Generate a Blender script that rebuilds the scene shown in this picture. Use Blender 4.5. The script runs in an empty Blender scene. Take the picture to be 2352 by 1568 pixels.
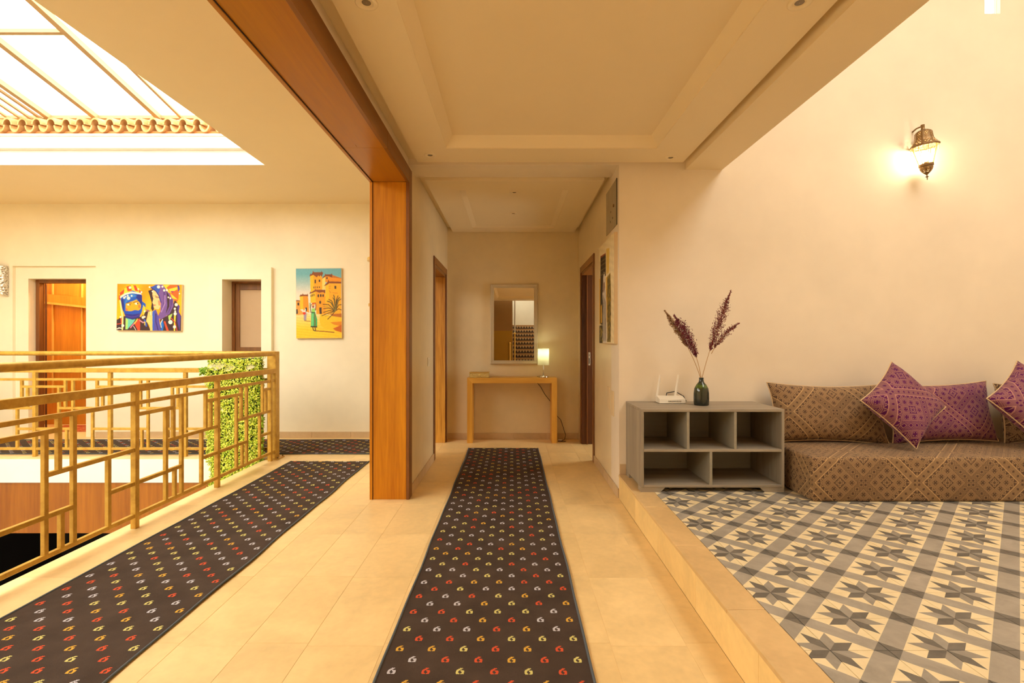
import bpy, bmesh, math, random
import numpy as np
from mathutils import Vector, Matrix, Euler

random.seed(7)
rng = np.random.RandomState(5)
PI = math.pi
scene = bpy.context.scene
C = scene.collection

# ------------------------------------------------------------------ camera
CAMZ = 1.246
cam_d = bpy.data.cameras.new('camera')
cam_d.sensor_width = 36.0
cam_d.lens = 1165.0 / 2352.0 * 36.0
cam_d.clip_start = 0.02
cam_d.clip_end = 200
cam = bpy.data.objects.new('camera', cam_d)
cam.location = (0, 0, CAMZ)
cam.rotation_euler = (PI / 2, 0, 0)
C.objects.link(cam)
scene.camera = cam

# ------------------------------------------------------------------ world, exposure
scene.view_settings.view_transform = 'Standard'
scene.view_settings.look = 'None'
scene.view_settings.gamma = 1.0
scene.view_settings.use_curve_mapping = False
scene.view_settings.exposure = 0.56
world = bpy.data.worlds.new('sky')
scene.world = world
world.use_nodes = True
bg = world.node_tree.nodes['Background']
bg.inputs[0].default_value = (1.0, 0.965, 0.88, 1)
bg.inputs[1].default_value = 5.6
scene.cycles.use_adaptive_sampling = True
scene.cycles.adaptive_threshold = 0.08
scene.cycles.max_bounces = 9
scene.cycles.diffuse_bounces = 7
scene.cycles.glossy_bounces = 4
scene.cycles.transparent_max_bounces = 12
scene.cycles.sample_clamp_indirect = 6.0
scene.cycles.caustics_reflective = False
scene.cycles.caustics_refractive = False


def portal(name, loc, rot, sx, sy):
    l = bpy.data.lights.new(name, 'AREA')
    l.shape = 'RECTANGLE'
    l.size = sx
    l.size_y = sy
    l.cycles.is_portal = True
    o = bpy.data.objects.new(name, l)
    o.location = loc
    o.rotation_euler = rot
    C.objects.link(o)
    return o


portal('gallery_sky_portal', (-4.55, 1.8, 3.27), (0, 0, 0), 4.1, 6.7)
portal('lounge_sky_portal', (3.6, 0.75, 5.35), (0, 0, 0), 2.0, 3.5)
portal('side_room_sky_portal', (2.2, 5.79, 1.3), (0, PI / 2, 0), 2.0, 0.7)

# ------------------------------------------------------------------ helpers: objects
ORG = {}


def worg(o):
    return ORG.get(o.name, Vector((0, 0, 0)))


def tag(o, label=None, cat=None, group=None, kind=None):
    if label: o['label'] = label
    if cat: o['category'] = cat
    if group: o['group'] = group
    if kind: o['kind'] = kind
    return o


def thing(name, label, cat, loc=(0, 0, 0), group=None, kind=None):
    o = bpy.data.objects.new(name, None)
    o.empty_display_size = 0.05
    C.objects.link(o)
    o.location = loc
    ORG[o.name] = Vector(loc)
    return tag(o, label, cat, group, kind)


def link_mesh(name, me, parent=None, loc=(0, 0, 0)):
    """loc is the world place of the mesh's own origin"""
    o = bpy.data.objects.new(name, me)
    C.objects.link(o)
    ORG[o.name] = Vector(loc)
    if parent is not None:
        o.parent = parent
        o.location = Vector(loc) - worg(parent)
    else:
        o.location = loc
    return o


def obj(name, bm, mat, parent=None, smooth=False, org=None, xf=None):
    """bm holds world coordinates; the object's origin is put at its own base"""
    if xf is not None:
        bmesh.ops.transform(bm, matrix=xf, verts=bm.verts)
    bm.normal_update()
    if org is None:
        cs = [v.co for v in bm.verts]
        lo = Vector([min(c[i] for c in cs) for i in range(3)])
        hi = Vector([max(c[i] for c in cs) for i in range(3)])
        org = Vector(((lo.x + hi.x) / 2, (lo.y + hi.y) / 2, lo.z))
    else:
        org = Vector(org)
    bmesh.ops.translate(bm, vec=-org, verts=bm.verts)
    me = bpy.data.meshes.new(name)
    bm.to_mesh(me)
    bm.free()
    for m in (mat if isinstance(mat, (list, tuple)) else [mat]):
        me.materials.append(m)
    if smooth:
        for p in me.polygons: p.use_smooth = True
        if smooth != True:
            try:
                me.set_sharp_from_angle(angle=smooth)
            except Exception:
                pass
    return link_mesh(name, me, parent, org)


def B():
    return bmesh.new()


def box(bm, x0, x1, y0, y1, z0, z1, bev=0.0, seg=1, mi=0):
    vs = [bm.verts.new(p) for p in ((x0, y0, z0), (x1, y0, z0), (x1, y1, z0), (x0, y1, z0),
                                    (x0, y0, z1), (x1, y0, z1), (x1, y1, z1), (x0, y1, z1))]
    fs = []
    for f in ((0, 3, 2, 1), (4, 5, 6, 7), (0, 1, 5, 4), (1, 2, 6, 5), (2, 3, 7, 6), (3, 0, 4, 7)):
        fc = bm.faces.new([vs[i] for i in f])
        fc.material_index = mi
        fs.append(fc)
    if bev > 0:
        es = list({e for f in fs for e in f.edges})
        bmesh.ops.bevel(bm, geom=es, offset=bev, segments=seg, profile=0.5, affect='EDGES')
    return bm


def boxes(lst, bev=0.0):
    bm = B()
    for b in lst: box(bm, *b, bev=bev)
    return bm


def tube(bm, pts, r, seg=8, caps=True, closed=False):
    pts = [Vector(p) for p in pts]
    n = len(pts)
    rs = r if isinstance(r, (list, tuple)) else [r] * n
    rings = []
    up = None
    for i, p in enumerate(pts):
        if closed:
            d = pts[(i + 1) % n] - pts[(i - 1) % n]
        else:
            d = pts[min(i + 1, n - 1)] - pts[max(i - 1, 0)]
        d.normalize()
        if up is None:
            up = Vector((0, 0, 1)) if abs(d.z) < 0.9 else Vector((1, 0, 0))
        a = d.cross(up)
        if a.length < 1e-5: a = d.cross(Vector((0.3, 1, 0.2)))
        a.normalize()
        b = a.cross(d).normalized()
        up = b
        rings.append([bm.verts.new(p + (a * math.cos(2 * PI * k / seg) + b * math.sin(2 * PI * k / seg)) * rs[i]) for k in range(seg)])
    m = n if closed else n - 1
    for i in range(m):
        A, Bq = rings[i], rings[(i + 1) % n]
        for k in range(seg):
            bm.faces.new((A[k], A[(k + 1) % seg], Bq[(k + 1) % seg], Bq[k]))
    if caps and not closed:
        bm.faces.new(rings[0][::-1])
        bm.faces.new(rings[-1])
    return bm


def lathe(bm, prof, seg=24, c=(0, 0, 0), a0=0.0, a1=2 * PI, skip=None, cap=False):
    """prof: list of (r, z); spun about the vertical through c"""
    full = abs((a1 - a0) - 2 * PI) < 1e-6
    n = seg if full else seg + 1
    rings = []
    for r, z in prof:
        ring = []
        for k in range(n):
            a = a0 + (a1 - a0) * k / seg
            ring.append(bm.verts.new((c[0] + r * math.cos(a), c[1] + r * math.sin(a), c[2] + z)))
        rings.append(ring)
    for i in range(len(prof) - 1):
        for k in range(seg):
            if skip and skip(i, k): continue
            k2 = (k + 1) % n
            try:
                bm.faces.new((rings[i][k], rings[i][k2], rings[i + 1][k2], rings[i + 1][k]))
            except ValueError:
                pass
    if cap and full:
        bm.faces.new(rings[0][::-1])
        bm.faces.new(rings[-1])
    return bm


def prism(bm, pts, axis, a, b):
    """pts 2-D outline, extruded along axis from a to b"""
    def P(p, t):
        if axis == 'x': return (t, p[0], p[1])
        if axis == 'y': return (p[0], t, p[1])
        return (p[0], p[1], t)
    A = [bm.verts.new(P(p, a)) for p in pts]
    Bv = [bm.verts.new(P(p, b)) for p in pts]
    n = len(pts)
    f0 = bm.faces.new(A)
    f1 = bm.faces.new(Bv[::-1])
    for i in range(n):
        bm.faces.new((A[i], Bv[i], Bv[(i + 1) % n], A[(i + 1) % n]))
    bmesh.ops.recalc_face_normals(bm, faces=bm.faces)
    return bm


# ------------------------------------------------------------------ helpers: materials
class S:
    def __init__(s, nt, k): s.nt, s.k = nt, k
    def _b(s, op, o, r=False):
        return mnode(s.nt, op, o, s) if r else mnode(s.nt, op, s, o)
    def __add__(s, o): return s._b('ADD', o)
    def __radd__(s, o): return s._b('ADD', o, True)
    def __sub__(s, o): return s._b('SUBTRACT', o)
    def __rsub__(s, o): return s._b('SUBTRACT', o, True)
    def __mul__(s, o): return s._b('MULTIPLY', o)
    def __rmul__(s, o): return s._b('MULTIPLY', o, True)
    def __truediv__(s, o): return s._b('DIVIDE', o)
    def __gt__(s, o): return s._b('GREATER_THAN', o)
    def __lt__(s, o): return s._b('LESS_THAN', o)
    def abs(s): return mnode(s.nt, 'ABSOLUTE', s)
    def fract(s): return mnode(s.nt, 'FRACT', s)
    def floor(s): return mnode(s.nt, 'FLOOR', s)
    def max(s, o): return s._b('MAXIMUM', o)
    def min(s, o): return s._b('MINIMUM', o)
    def sqrt(s): return mnode(s.nt, 'SQRT', s)
    def sin(s): return mnode(s.nt, 'SINE', s)
    def mod(s, o): return s._b('FLOORED_MODULO', o)
    def pp(s, o): return s._b('PINGPONG', o)


def mnode(nt, op, *a):
    n = nt.nodes.new('ShaderNodeMath')
    n.operation = op
    for i, x in enumerate(a):
        if isinstance(x, S): nt.links.new(x.k, n.inputs[i])
        else: n.inputs[i].default_value = x
    return S(nt, n.outputs[0])


class Mat:
    def __init__(self, name, rough=0.5, metal=0.0, spec=0.5):
        self.m = bpy.data.materials.new(name)
        self.m.use_nodes = True
        self.nt = self.m.node_tree
        self.b = self.nt.nodes['Principled BSDF']
        self.out = self.nt.nodes['Material Output']
        self.b.inputs['Roughness'].default_value = rough
        self.b.inputs['Metallic'].default_value = metal
        self.b.inputs['Specular IOR Level'].default_value = spec
    def n(self, t): return self.nt.nodes.new(t)
    def l(self, a, b): self.nt.links.new(a.k if isinstance(a, S) else a, b)
    def pos(self):
        return S(self.nt, self.n('ShaderNodeNewGeometry').outputs['Position'])
    def objc(self): return S(self.nt, self.n('ShaderNodeTexCoord').outputs['Object'])
    def uv(self): return S(self.nt, self.n('ShaderNodeTexCoord').outputs['UV'])
    def rand(self): return S(self.nt, self.n('ShaderNodeObjectInfo').outputs['Random'])
    def xyz(self, v):
        s = self.n('ShaderNodeSeparateXYZ')
        self.l(v, s.inputs[0])
        return [S(self.nt, s.outputs[i]) for i in range(3)]
    def comb(self, x, y, z=0.0):
        c = self.n('ShaderNodeCombineXYZ')
        for i, q in enumerate((x, y, z)):
            if isinstance(q, S): self.l(q, c.inputs[i])
            else: c.inputs[i].default_value = q
        return S(self.nt, c.outputs[0])
    def scale(self, v, s):
        n = self.n('ShaderNodeVectorMath'); n.operation = 'MULTIPLY'
        self.l(v, n.inputs[0]); n.inputs[1].default_value = s
        return S(self.nt, n.outputs[0])
    def vadd(self, v, w):
        n = self.n('ShaderNodeVectorMath'); n.operation = 'ADD'
        self.l(v, n.inputs[0]); self.l(w, n.inputs[1])
        return S(self.nt, n.outputs[0])
    def noise(self, v, scale=5.0, detail=3.0, rough=0.5, dist=0.0):
        n = self.n('ShaderNodeTexNoise')
        if v is not None: self.l(v, n.inputs['Vector'])
        n.inputs['Scale'].default_value = scale
        n.inputs['Detail'].default_value = detail
        n.inputs['Roughness'].default_value = rough
        n.inputs['Distortion'].default_value = dist
        return S(self.nt, n.outputs['Fac'])
    def white(self, v):
        n = self.n('ShaderNodeTexWhiteNoise'); n.noise_dimensions = '3D'
        self.l(v, n.inputs['Vector'])
        return S(self.nt, n.outputs['Value'])
    def ramp(self, f, stops, interp='LINEAR'):
        r = self.n('ShaderNodeValToRGB')
        cr = r.color_ramp
        cr.interpolation = interp
        while len(cr.elements) < len(stops): cr.elements.new(0.5)
        for e, (p, c) in zip(cr.elements, stops):
            e.position = p
            e.color = (*c, 1)
        self.l(f, r.inputs[0])
        return S(self.nt, r.outputs[0])
    def mix(self, f, a, b):
        n = self.n('ShaderNodeMix'); n.data_type = 'RGBA'
        for q, i in ((f, 0), (a, 6), (b, 7)):
            if isinstance(q, S): self.l(q, n.inputs[i])
            elif i == 0: n.inputs[i].default_value = q
            else: n.inputs[i].default_value = (*q, 1)
        return S(self.nt, n.outputs[2])
    def color(self, c):
        if isinstance(c, S): self.l(c, self.b.inputs['Base Color'])
        else: self.b.inputs['Base Color'].default_value = (*c, 1)
        return self
    def rough(self, r):
        self.l(r, self.b.inputs['Roughness']); return self
    def bump(self, h, strength=0.2, dist=0.01):
        n = self.n('ShaderNodeBump')
        n.inputs['Strength'].default_value = strength
        n.inputs['Distance'].default_value = dist
        self.l(h, n.inputs['Height'])
        self.l(n.outputs[0], self.b.inputs['Normal'])
        return self


def lin(r, g, b):
    f = lambda c: ((c / 255) / 12.92 if c / 255 <= 0.04045 else ((c / 255 + 0.055) / 1.055) ** 2.4)
    return (f(r), f(g), f(b))


def sc_(c, k): return tuple(min(1.0, x * k) for x in c)


def plain(name, c, rough=0.5, metal=0.0, spec=0.5):
    return Mat(name, rough, metal, spec).color(c).m


def plaster(name, c, rough=0.55, var=0.06, bump=0.12, spec=0.35):
    M = Mat(name, rough, 0, spec)
    p = M.pos()
    f = M.noise(p, 2.2, 3, 0.65)
    M.color(M.ramp(f, [(0.25, sc_(c, 1 - var)), (0.75, sc_(c, 1 + var * 0.6))]))
    if bump > 0.05: M.bump(M.noise(p, 11, 3, 0.65), bump, 0.006)
    return M.m


def stone(name, c, rough=0.3, var=0.12):
    M = Mat(name, rough, 0, 0.5)
    p = M.pos()
    r = M.rand()
    off = M.comb(r * 37.0, r * 91.0, r * 13.0)
    q = M.vadd(p, off)
    n1 = M.noise(M.scale(q, (1.0, 1.0, 1.0)), 2.6, 4, 0.62, 0.6)
    n2 = M.noise(q, 26, 2, 0.6)
    f = n1 * 0.75 + n2 * 0.25
    col = M.ramp(f, [(0.28, sc_(c, 1 - var)), (0.5, c), (0.72, tuple(min(1, x * (1 + var * 0.8) + 0.015) for x in c))])
    tint = M.ramp(r, [(0.0, (0.93, 0.91, 0.88)), (1.0, (1.0, 1.0, 1.0))])
    n = M.n('ShaderNodeMix'); n.data_type = 'RGBA'; n.blend_type = 'MULTIPLY'
    n.inputs[0].default_value = 1.0
    M.l(col, n.inputs[6]); M.l(tint, n.inputs[7])
    M.color(S(M.nt, n.outputs[2]))
    M.rough(n1 * 0.25 + (rough - 0.1))
    return M.m


def wood(name, dark, light, axis='z', rough=0.35, scale=1.0, spec=0.5, knots=False, contrast=1.0):
    M = Mat(name, rough, 0, spec)
    p = M.pos()
    r = M.rand()
    p = M.vadd(p, M.comb(r * 3.1, r * 7.7, r * 5.3))
    st = {'x': (0.06, 1, 1), 'y': (1, 0.06, 1), 'z': (1, 1, 0.06)}[axis]
    q = M.scale(p, st)
    n1 = M.noise(q, 7 * scale, 3, 0.55, 0.6)
    n2 = M.noise(q, 55 * scale, 3, 0.6)
    f = n1 * 0.6 + n2 * 0.4
    w = 0.17 / contrast
    M.color(M.ramp(f, [(0.5 - w, dark), (0.5 + w, light)]))
    M.rough(n2 * 0.2 + (rough - 0.1))
    return M.m


# ------------------------------------------------------------------ palette
WALLC = (0.82, 0.715, 0.56)
M_wall = plaster('cream_wall_plaster', WALLC)
M_wall_g = plaster('gallery_wall_plaster', (0.88, 0.80, 0.60))
M_wall_c = plaster('polished_corridor_plaster', (0.80, 0.67, 0.435), rough=0.33, var=0.09, bump=0.1, spec=0.5)
M_ceil = plaster('ceiling_paint', (0.85, 0.72, 0.49), rough=0.7, var=0.02, bump=0.04)
M_white = plaster('white_fascia_plaster', (0.86, 0.82, 0.76), rough=0.8, var=0.05, bump=0.2)
M_ochre = plaster('ochre_wall_paint', (0.42, 0.25, 0.03), rough=0.5)
M_grey_wall = plaster('pale_landing_wall', (0.72, 0.70, 0.58), rough=0.6)
M_stone = stone('honed_limestone', (0.82, 0.60, 0.28), 0.34, 0.17)
M_step = stone('ochre_step_stone', (0.70, 0.475, 0.215), 0.38, 0.20)
M_riser = stone('side_lit_riser_stone', (0.86, 0.63, 0.27), 0.36, 0.16)  # separate riser stone, colour lightened for the gallery light falling on its face
M_base = stone('baseboard_stone', (0.60, 0.44, 0.26), 0.35, 0.14)
M_grout = plain('pale_grout', (0.84, 0.62, 0.31), 0.8)
M_tgrout = plain('tile_grout', (0.55, 0.45, 0.31), 0.8)
M_pwood_z = wood('varnished_pillar_wood', (0.42, 0.135, 0.004), (0.70, 0.29, 0.010), 'z', 0.36, spec=0.35)
M_pwood_y = wood('varnished_beam_wood', (0.34, 0.115, 0.006), (0.54, 0.225, 0.015), 'y', 0.32, spec=0.4, contrast=0.6)
M_casing = wood('brown_casing_wood', (0.16, 0.055, 0.010), (0.30, 0.115, 0.018), 'y', 0.38)
M_casing_z = wood('brown_door_casing_wood', (0.14, 0.045, 0.010), (0.28, 0.10, 0.018), 'z', 0.38)
M_oak = wood('grained_door_jamb_wood', (0.36, 0.135, 0.010), (0.72, 0.36, 0.05), 'z', 0.4, 1.1, contrast=1.3)
M_dwood = wood('dark_red_door_wood', (0.055, 0.016, 0.005), (0.15, 0.045, 0.010), 'z', 0.4)
M_table = wood('honey_console_wood_upright', (0.56, 0.25, 0.022), (0.80, 0.44, 0.075), 'z', 0.42)
M_table_x = wood('honey_console_wood', (0.56, 0.25, 0.022), (0.80, 0.44, 0.075), 'x', 0.42)
M_ward = wood('orange_wardrobe_wood', (0.45, 0.165, 0.012), (0.66, 0.29, 0.025), 'z', 0.35)
M_lwood = wood('lintel_wood', (0.22, 0.065, 0.005), (0.42, 0.15, 0.011), 'z', 0.4, 0.6)
M_grey_z = wood('grey_limed_oak_upright', (0.20, 0.165, 0.12), (0.38, 0.32, 0.235), 'z', 0.55, 1.5)
M_grey_x = wood('grey_limed_oak', (0.22, 0.18, 0.13), (0.40, 0.335, 0.245), 'x', 0.5, 1.5)
M_grey_in = wood('smooth_grey_board', (0.27, 0.24, 0.18), (0.33, 0.295, 0.22), 'x', 0.5, 0.7)
M_dark = plain('painted_room_darkness', (0.012, 0.009, 0.007), 0.9, 0, 0.1)  # near-black albedo painted in for the darkness of the lower room
M_black = plain('black_rubber', (0.012, 0.012, 0.012), 0.5)
M_wplastic = plain('white_plastic', (0.80, 0.74, 0.62), 0.35)
M_gap = plain('dark_joint', (0.03, 0.015, 0.008), 0.8)


def gold_paint():
    M = Mat('gold_metal_paint', 0.42, 0.35, 0.5)
    p = M.pos()
    n = M.noise(p, 14, 5, 0.65)
    M.color(M.ramp(n, [(0.3, (0.42, 0.235, 0.03)), (0.55, (0.57, 0.34, 0.052)), (0.8, (0.64, 0.42, 0.085))]))
    M.bump(M.noise(p, 160, 2, 0.5), 0.08, 0.002)
    return M.m


M_gold = gold_paint()
M_brass = plain('aged_brass', (0.24, 0.14, 0.055), 0.45, 0.6)
M_brassl = plain('bright_brass', (0.75, 0.52, 0.16), 0.3, 0.9)
M_chrome = plain('chrome', (0.75, 0.73, 0.70), 0.12, 1.0)
M_steel = plain('brushed_steel', (0.62, 0.60, 0.56), 0.35, 0.9)

# ------------------------------------------------------------------ levels and lines of the building
XL, XR = -0.823, 0.85            # corridor walls
YB = 4.03                        # lounge back wall
YE = 6.48                        # corridor end wall
YG = 6.58                        # gallery far wall
XP0, XP1 = -1.11, -0.823         # thick wall between hall and gallery
XV0, XV1 = -6.6, -2.61           # stair void
YV0, YV1 = -1.5, 5.39
ZP = 0.19                        # platform
ZG = 3.03                        # gallery ceiling
ZT = 5.3                         # lounge ceiling


def struct(name, bm, mat, label, parent=None, **k):
    o = obj(name, bm, mat, parent, **k)
    if parent is None: tag(o, label, None, None, 'structure')
    return o


# ---- floors
floor = struct('floor', boxes([
    (XV1, 1.0, -5.0, YE, -0.25, -0.012),
    (-8.2, XV1, YV1, 6.9, -0.25, -0.012),
    (XV1, 1.0, YE, 6.9, -0.25, -0.012),
    (1.0, 5.4, -9.0, 4.4, -0.25, -0.012),
    (-8.0, XV0, -4.0, YV1, -0.25, -0.012),
    (XV0, XV1, -4.0, YV0, -0.25, -0.012),
    (-0.9, 1.2, -9.0, -5.0, -0.25, -0.012),
]), M_white, 'cream limestone tiled upper floor with pale grout joints')
obj('grout_bed', boxes([
    (XV1 + .004, XR, -5.0, YE, -0.012, -0.0012),
    (-8.0, XV1 + .004, YV1 + .004, YG, -0.012, -0.0012),
    (-8.0, XV0 - .004, -4.0, YV1 + .004, -0.012, -0.0012),
    (XV0 - .004, XV1 + .004, -4.0, YV0 - .004, -0.012, -0.0012),
    (-0.9, 1.2, -9.0, -5.0, -0.012, -0.0012)]), M_grout, floor)
# floor laid behind the photographer and over the far left walk, one stone skin
obj('stone_paving', boxes([
    (XV1, XR, -5.0, 0.27, -0.012, 0.0),
    (-8.0, XV0 + .001, -4.0, YV1, -0.012, 0.0),
    (XV0, XV1, -4.0, YV0, -0.012, 0.0),
    (-0.9, 1.2, -9.0, -5.0, -0.012, 0.0)]), M_stone, floor)

tile_cache = {}


def slab_tile(w, l, th=0.012, mat=M_stone, g=0.0007, bev=0.0006):
    key = (round(w, 4), round(l, 4), round(th, 4), mat.name)
    if key not in tile_cache:
        bm = B()
        box(bm, -w / 2 + g, w / 2 - g, -l / 2 + g, l / 2 - g, -th, 0, bev)
        me = bpy.data.meshes.new('tile')
        bm.to_mesh(me); bm.free()
        me.materials.append(mat)
        tile_cache[key] = me
    return tile_cache[key]


def lay(parent, name, x0, x1, y0, y1, z, th=0.012, mat=M_stone, g=0.0007):
    me = slab_tile(x1 - x0, y1 - y0, th, mat, g)
    return link_mesh(name, me, parent, ((x0 + x1) / 2, (y0 + y1) / 2, z))


XS = [XV1, -2.27, -1.97, -1.67, -1.37, -1.10, -0.84, -0.525, -0.215, 0.095, 0.405, 0.715, XR]
for i in range(len(XS) - 1):
    x0, x1 = XS[i], XS[i + 1]
    ys = [0.27 + (0.3 if i % 2 else 0.0) * 0] + [0.877 + 0.6 * k + (0.02 if i % 2 else 0) for k in range(10)]
    top = YE if x1 > XP0 else YV1
    for a, b in zip(ys[:-1], ys[1:]):
        if a >= top - 0.02: break
        b = min(b, top)
        lay(floor, 'tile', x0, x1, a, b, 0.0)
yr = [YV1, 5.70, 6.0, 6.3, YG]
for j in range(4):
    x = XP0
    first = True
    while x > -7.9:
        l = 0.3 if (first and j % 2) else 0.6
        first = False
        xa = max(-8.0, x - l)
        if xa < -8: break
        lay(floor, 'tile', xa, x, yr[j], yr[j + 1], 0.0)
        x = xa

# ---- raised lounge platform
plat = struct('floor_platform', boxes([(XR + 0.008, 5.2, -4.0, YB, -0.012, ZP - 0.016)]), M_tgrout,
              'raised lounge platform laid with grey and cream star tiles')
obj('tile_skin', boxes([(1.0, 5.2, -4.0, 0.935, ZP - 0.016, ZP)]), M_step, plat)
ry = [-4.0, -1.6, -0.1, 0.55, 1.15, 1.75, 2.35, 2.95, 3.50, YB]
for a, b in zip(ry[:-1], ry[1:]):
    bm = B(); box(bm, XR, XR + 0.014, a + .0008, b - .0008, 0.0, ZP - 0.018, 0.001)
    obj('riser_stone', bm, M_riser, plat)
ty = [-4.0, -1.2, 0.2, 0.8, 1.4, 2.0, 2.63, 3.24, YB]
for a, b in zip(ty[:-1], ty[1:]):
    bm = B(); box(bm, XR - 0.004, 1.0 - 0.001, a + .0008, b - .0008, ZP - 0.018, ZP, 0.0035, 2)
    obj('tread_stone', bm, M_step, plat)


def cement_tile():
    """quarter of the star pattern: stars at (-,-) and (+,+), band across the other diagonal"""
    M = Mat('star_cement_tile', 0.48, 0, 0.4)
    x, y, z = M.xyz(M.objc())
    s = 0.2
    u = x / s + 0.5
    v = y / s + 0.5
    # fold: nearest star corner
    far = (u + v) > 1.0
    a = u + far * (1.0 - 2.0 * u)       # u or 1-u
    b = v + far * (1.0 - 2.0 * v)
    # rhombus petals: coordinates in basis e0=(1,0), e45=(.707,.707) and e45,e90
    A = 0.307
    p1 = a - b                           # coefficient on e0
    q1 = b * 1.41421                     # coefficient on e45
    in1 = (p1 > 0.0) * (p1 < A) * (q1 < A)
    p2 = b - a
    q2 = a * 1.41421
    in2 = (p2 > 0.0) * (p2 < A) * (q2 < A)
    band = ((a + b) > 0.75)
    du = (u - 1.0).abs() + v
    dv = u + (v - 1.0).abs()
    dia = (du.min(dv)) < 0.25
    pos = M.pos()
    r = M.rand()
    ns = M.noise(M.vadd(pos, M.comb(r * 17.0, r * 5.0, r * 29.0)), 9, 4, 0.65, 0.6)
    cream = M.ramp(ns, [(0.25, (0.70, 0.57, 0.33)), (0.7, (0.82, 0.68, 0.42))])
    mid = M.ramp(ns, [(0.25, (0.22, 0.195, 0.155)), (0.75, (0.36, 0.32, 0.26))])
    lg = M.ramp(ns, [(0.25, (0.27, 0.24, 0.19)), (0.75, (0.42, 0.37, 0.30))])
    dk = M.ramp(ns, [(0.25, (0.09, 0.08, 0.065)), (0.75, (0.19, 0.17, 0.14))])
    c = M.mix(in1, cream, dk)
    c = M.mix(in2, c, mid)
    c = M.mix(band, c, lg)
    c = M.mix(dia, c, dk)
    M.color(c)
    M.rough(ns * 0.25 + 0.38)
    return M.m


M_cement = cement_tile()
X0T, Y0T, ST = 1.088, 1.735, 0.2
cells = []
for j in range(-4, 12):
    for i in range(-1, 18):
        xa, xb = X0T + ST * i, X0T + ST * (i + 1)
        ya, yb = Y0T + ST * j, Y0T + ST * (j + 1)
        cells.append((i, j, xa, xb, ya, yb))
for i, j, xa, xb, ya, yb in cells:
    if xb <= 1.0 or xa > 4.4 or ya >= YB: continue
    cx, cy = (xa + xb) / 2, (ya + yb) / 2
    ca, cb_ = max(xa, 1.0), xb
    da, db = ya, min(yb, YB)
    rot = 0 if (i + j) % 2 == 0 else 1
    g = 0.0009
    key = ('cem', rot, round(ca - cx, 3), round(cb_ - cx, 3), round(db - cy, 3))
    if key not in tile_cache:
        bm = B()
        if rot:
            box(bm, da - cy + g, db - cy - g, -(cb_ - cx) + g, -(ca - cx) - g, -0.016, 0, 0.0008)
        else:
            box(bm, ca - cx + g, cb_ - cx - g, da - cy + g, db - cy - g, -0.016, 0, 0.0008)
        me = bpy.data.meshes.new('cement_tile')
        bm.to_mesh(me); bm.free()
        me.materials.append(M_cement)
        tile_cache[key] = me
    o = link_mesh('cement_tile', tile_cache[key], plat, (cx, cy, ZP + 0.0002 * random.random()))
    o.rotation_euler = (0, 0, PI / 2 if rot else 0)

# ---- walls
struct('wall_back', boxes([
    (XR, 3.757, YB, 4.07, 0, ZT), (3.88, 5.4, YB, 4.07, 0, ZT),
    (3.757, 3.88, YB, 4.07, 0, 3.85), (3.757, 3.88, YB, 4.07, 4.55, ZT),
    (XR, 3.6, 4.07, 4.34, 0, ZT), (4.45, 5.4, 4.07, 4.34, 0, ZT), (3.6, 4.45, 4.07, 4.34, 0, 3.7), (3.6, 4.45, 4.07, 4.34, 5.1, ZT),
    (XP1, XR, YB, 4.34, 2.65, ZT)]), M_wall, 'tall cream lounge wall with narrow slot window')
struct('wall_corridor_right', boxes([
    (XR, 1.0, 4.34, 5.29, 0, 3.0), (XR, 1.0, 6.19, YE, 0, 3.0), (XR, 1.0, 5.29, 6.19, 2.08, 3.0)]),
    M_wall_c, 'polished cream corridor wall with canvas and doorway')
struct('wall_corridor_left', boxes([
    (XP0, XP1, 4.03, 5.38, 0, 3.3), (XP0, XP1, 6.27, YG, 0, 3.3), (XP0, XP1, 5.38, 6.27, 2.07, 3.3)]),
    M_wall_c, 'polished cream corridor wall beside wooden pillar')
struct('wall_left', boxes([
    (XP0, XP1, -1.2, 4.03, 2.53, 3.3), (XP0, XP1, -9.0, -1.2, 0, 3.3)]), M_wall,
    'plaster wall strip above the long wooden beam')
struct('wall_corridor_end', boxes([(XP1, 1.0, YE, 6.62, 0, 3.0)]), M_wall_c, 'beige end wall behind the console table')
# gallery far wall: door_1 sits in a shallow recess, door_2 in a proud surround
struct('wall_gallery_back', boxes([
    (-8.2, -6.478, YG, 6.80, 0, 3.3), (-5.40, -3.90, YG, 6.80, 0, 3.3), (-3.095, XP0, YG, 6.80, 0, 3.3),
    (-6.478, -5.40, YG, 6.80, 2.225, 3.3),
    (-6.478, -6.313, 6.62, 6.80, 0, 2.225), (-5.56, -5.40, 6.62, 6.80, 0, 2.225), (-6.313, -5.56, 6.62, 6.80, 2.065, 2.225),
    (-3.90, -3.727, 6.52, 6.80, 0, 2.2), (-3.225, -3.095, 6.52, 6.80, 0, 2.2), (-3.727, -3.225, 6.52, 6.80, 2.045, 2.2),
    (-3.90, -3.095, YG, 6.80, 2.2, 3.3)]), M_wall_g, 'bright cream gallery wall hung with two paintings')
struct('wall_gallery_left', boxes([(-8.2, -8.0, -4.0, YG, 0, 3.3)]), M_wall_g, 'cream wall at the far end of the gallery')
struct('wall_gallery_front', boxes([(-8.2, XP0, -4.2, -4.0, 0, 3.3)]), M_wall_g, 'cream gallery wall facing the paintings')
struct('wall_right', boxes([(5.2, 5.4, -9.0, YB, 0, ZT)]), M_wall, 'cream side wall of the lounge')
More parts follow.
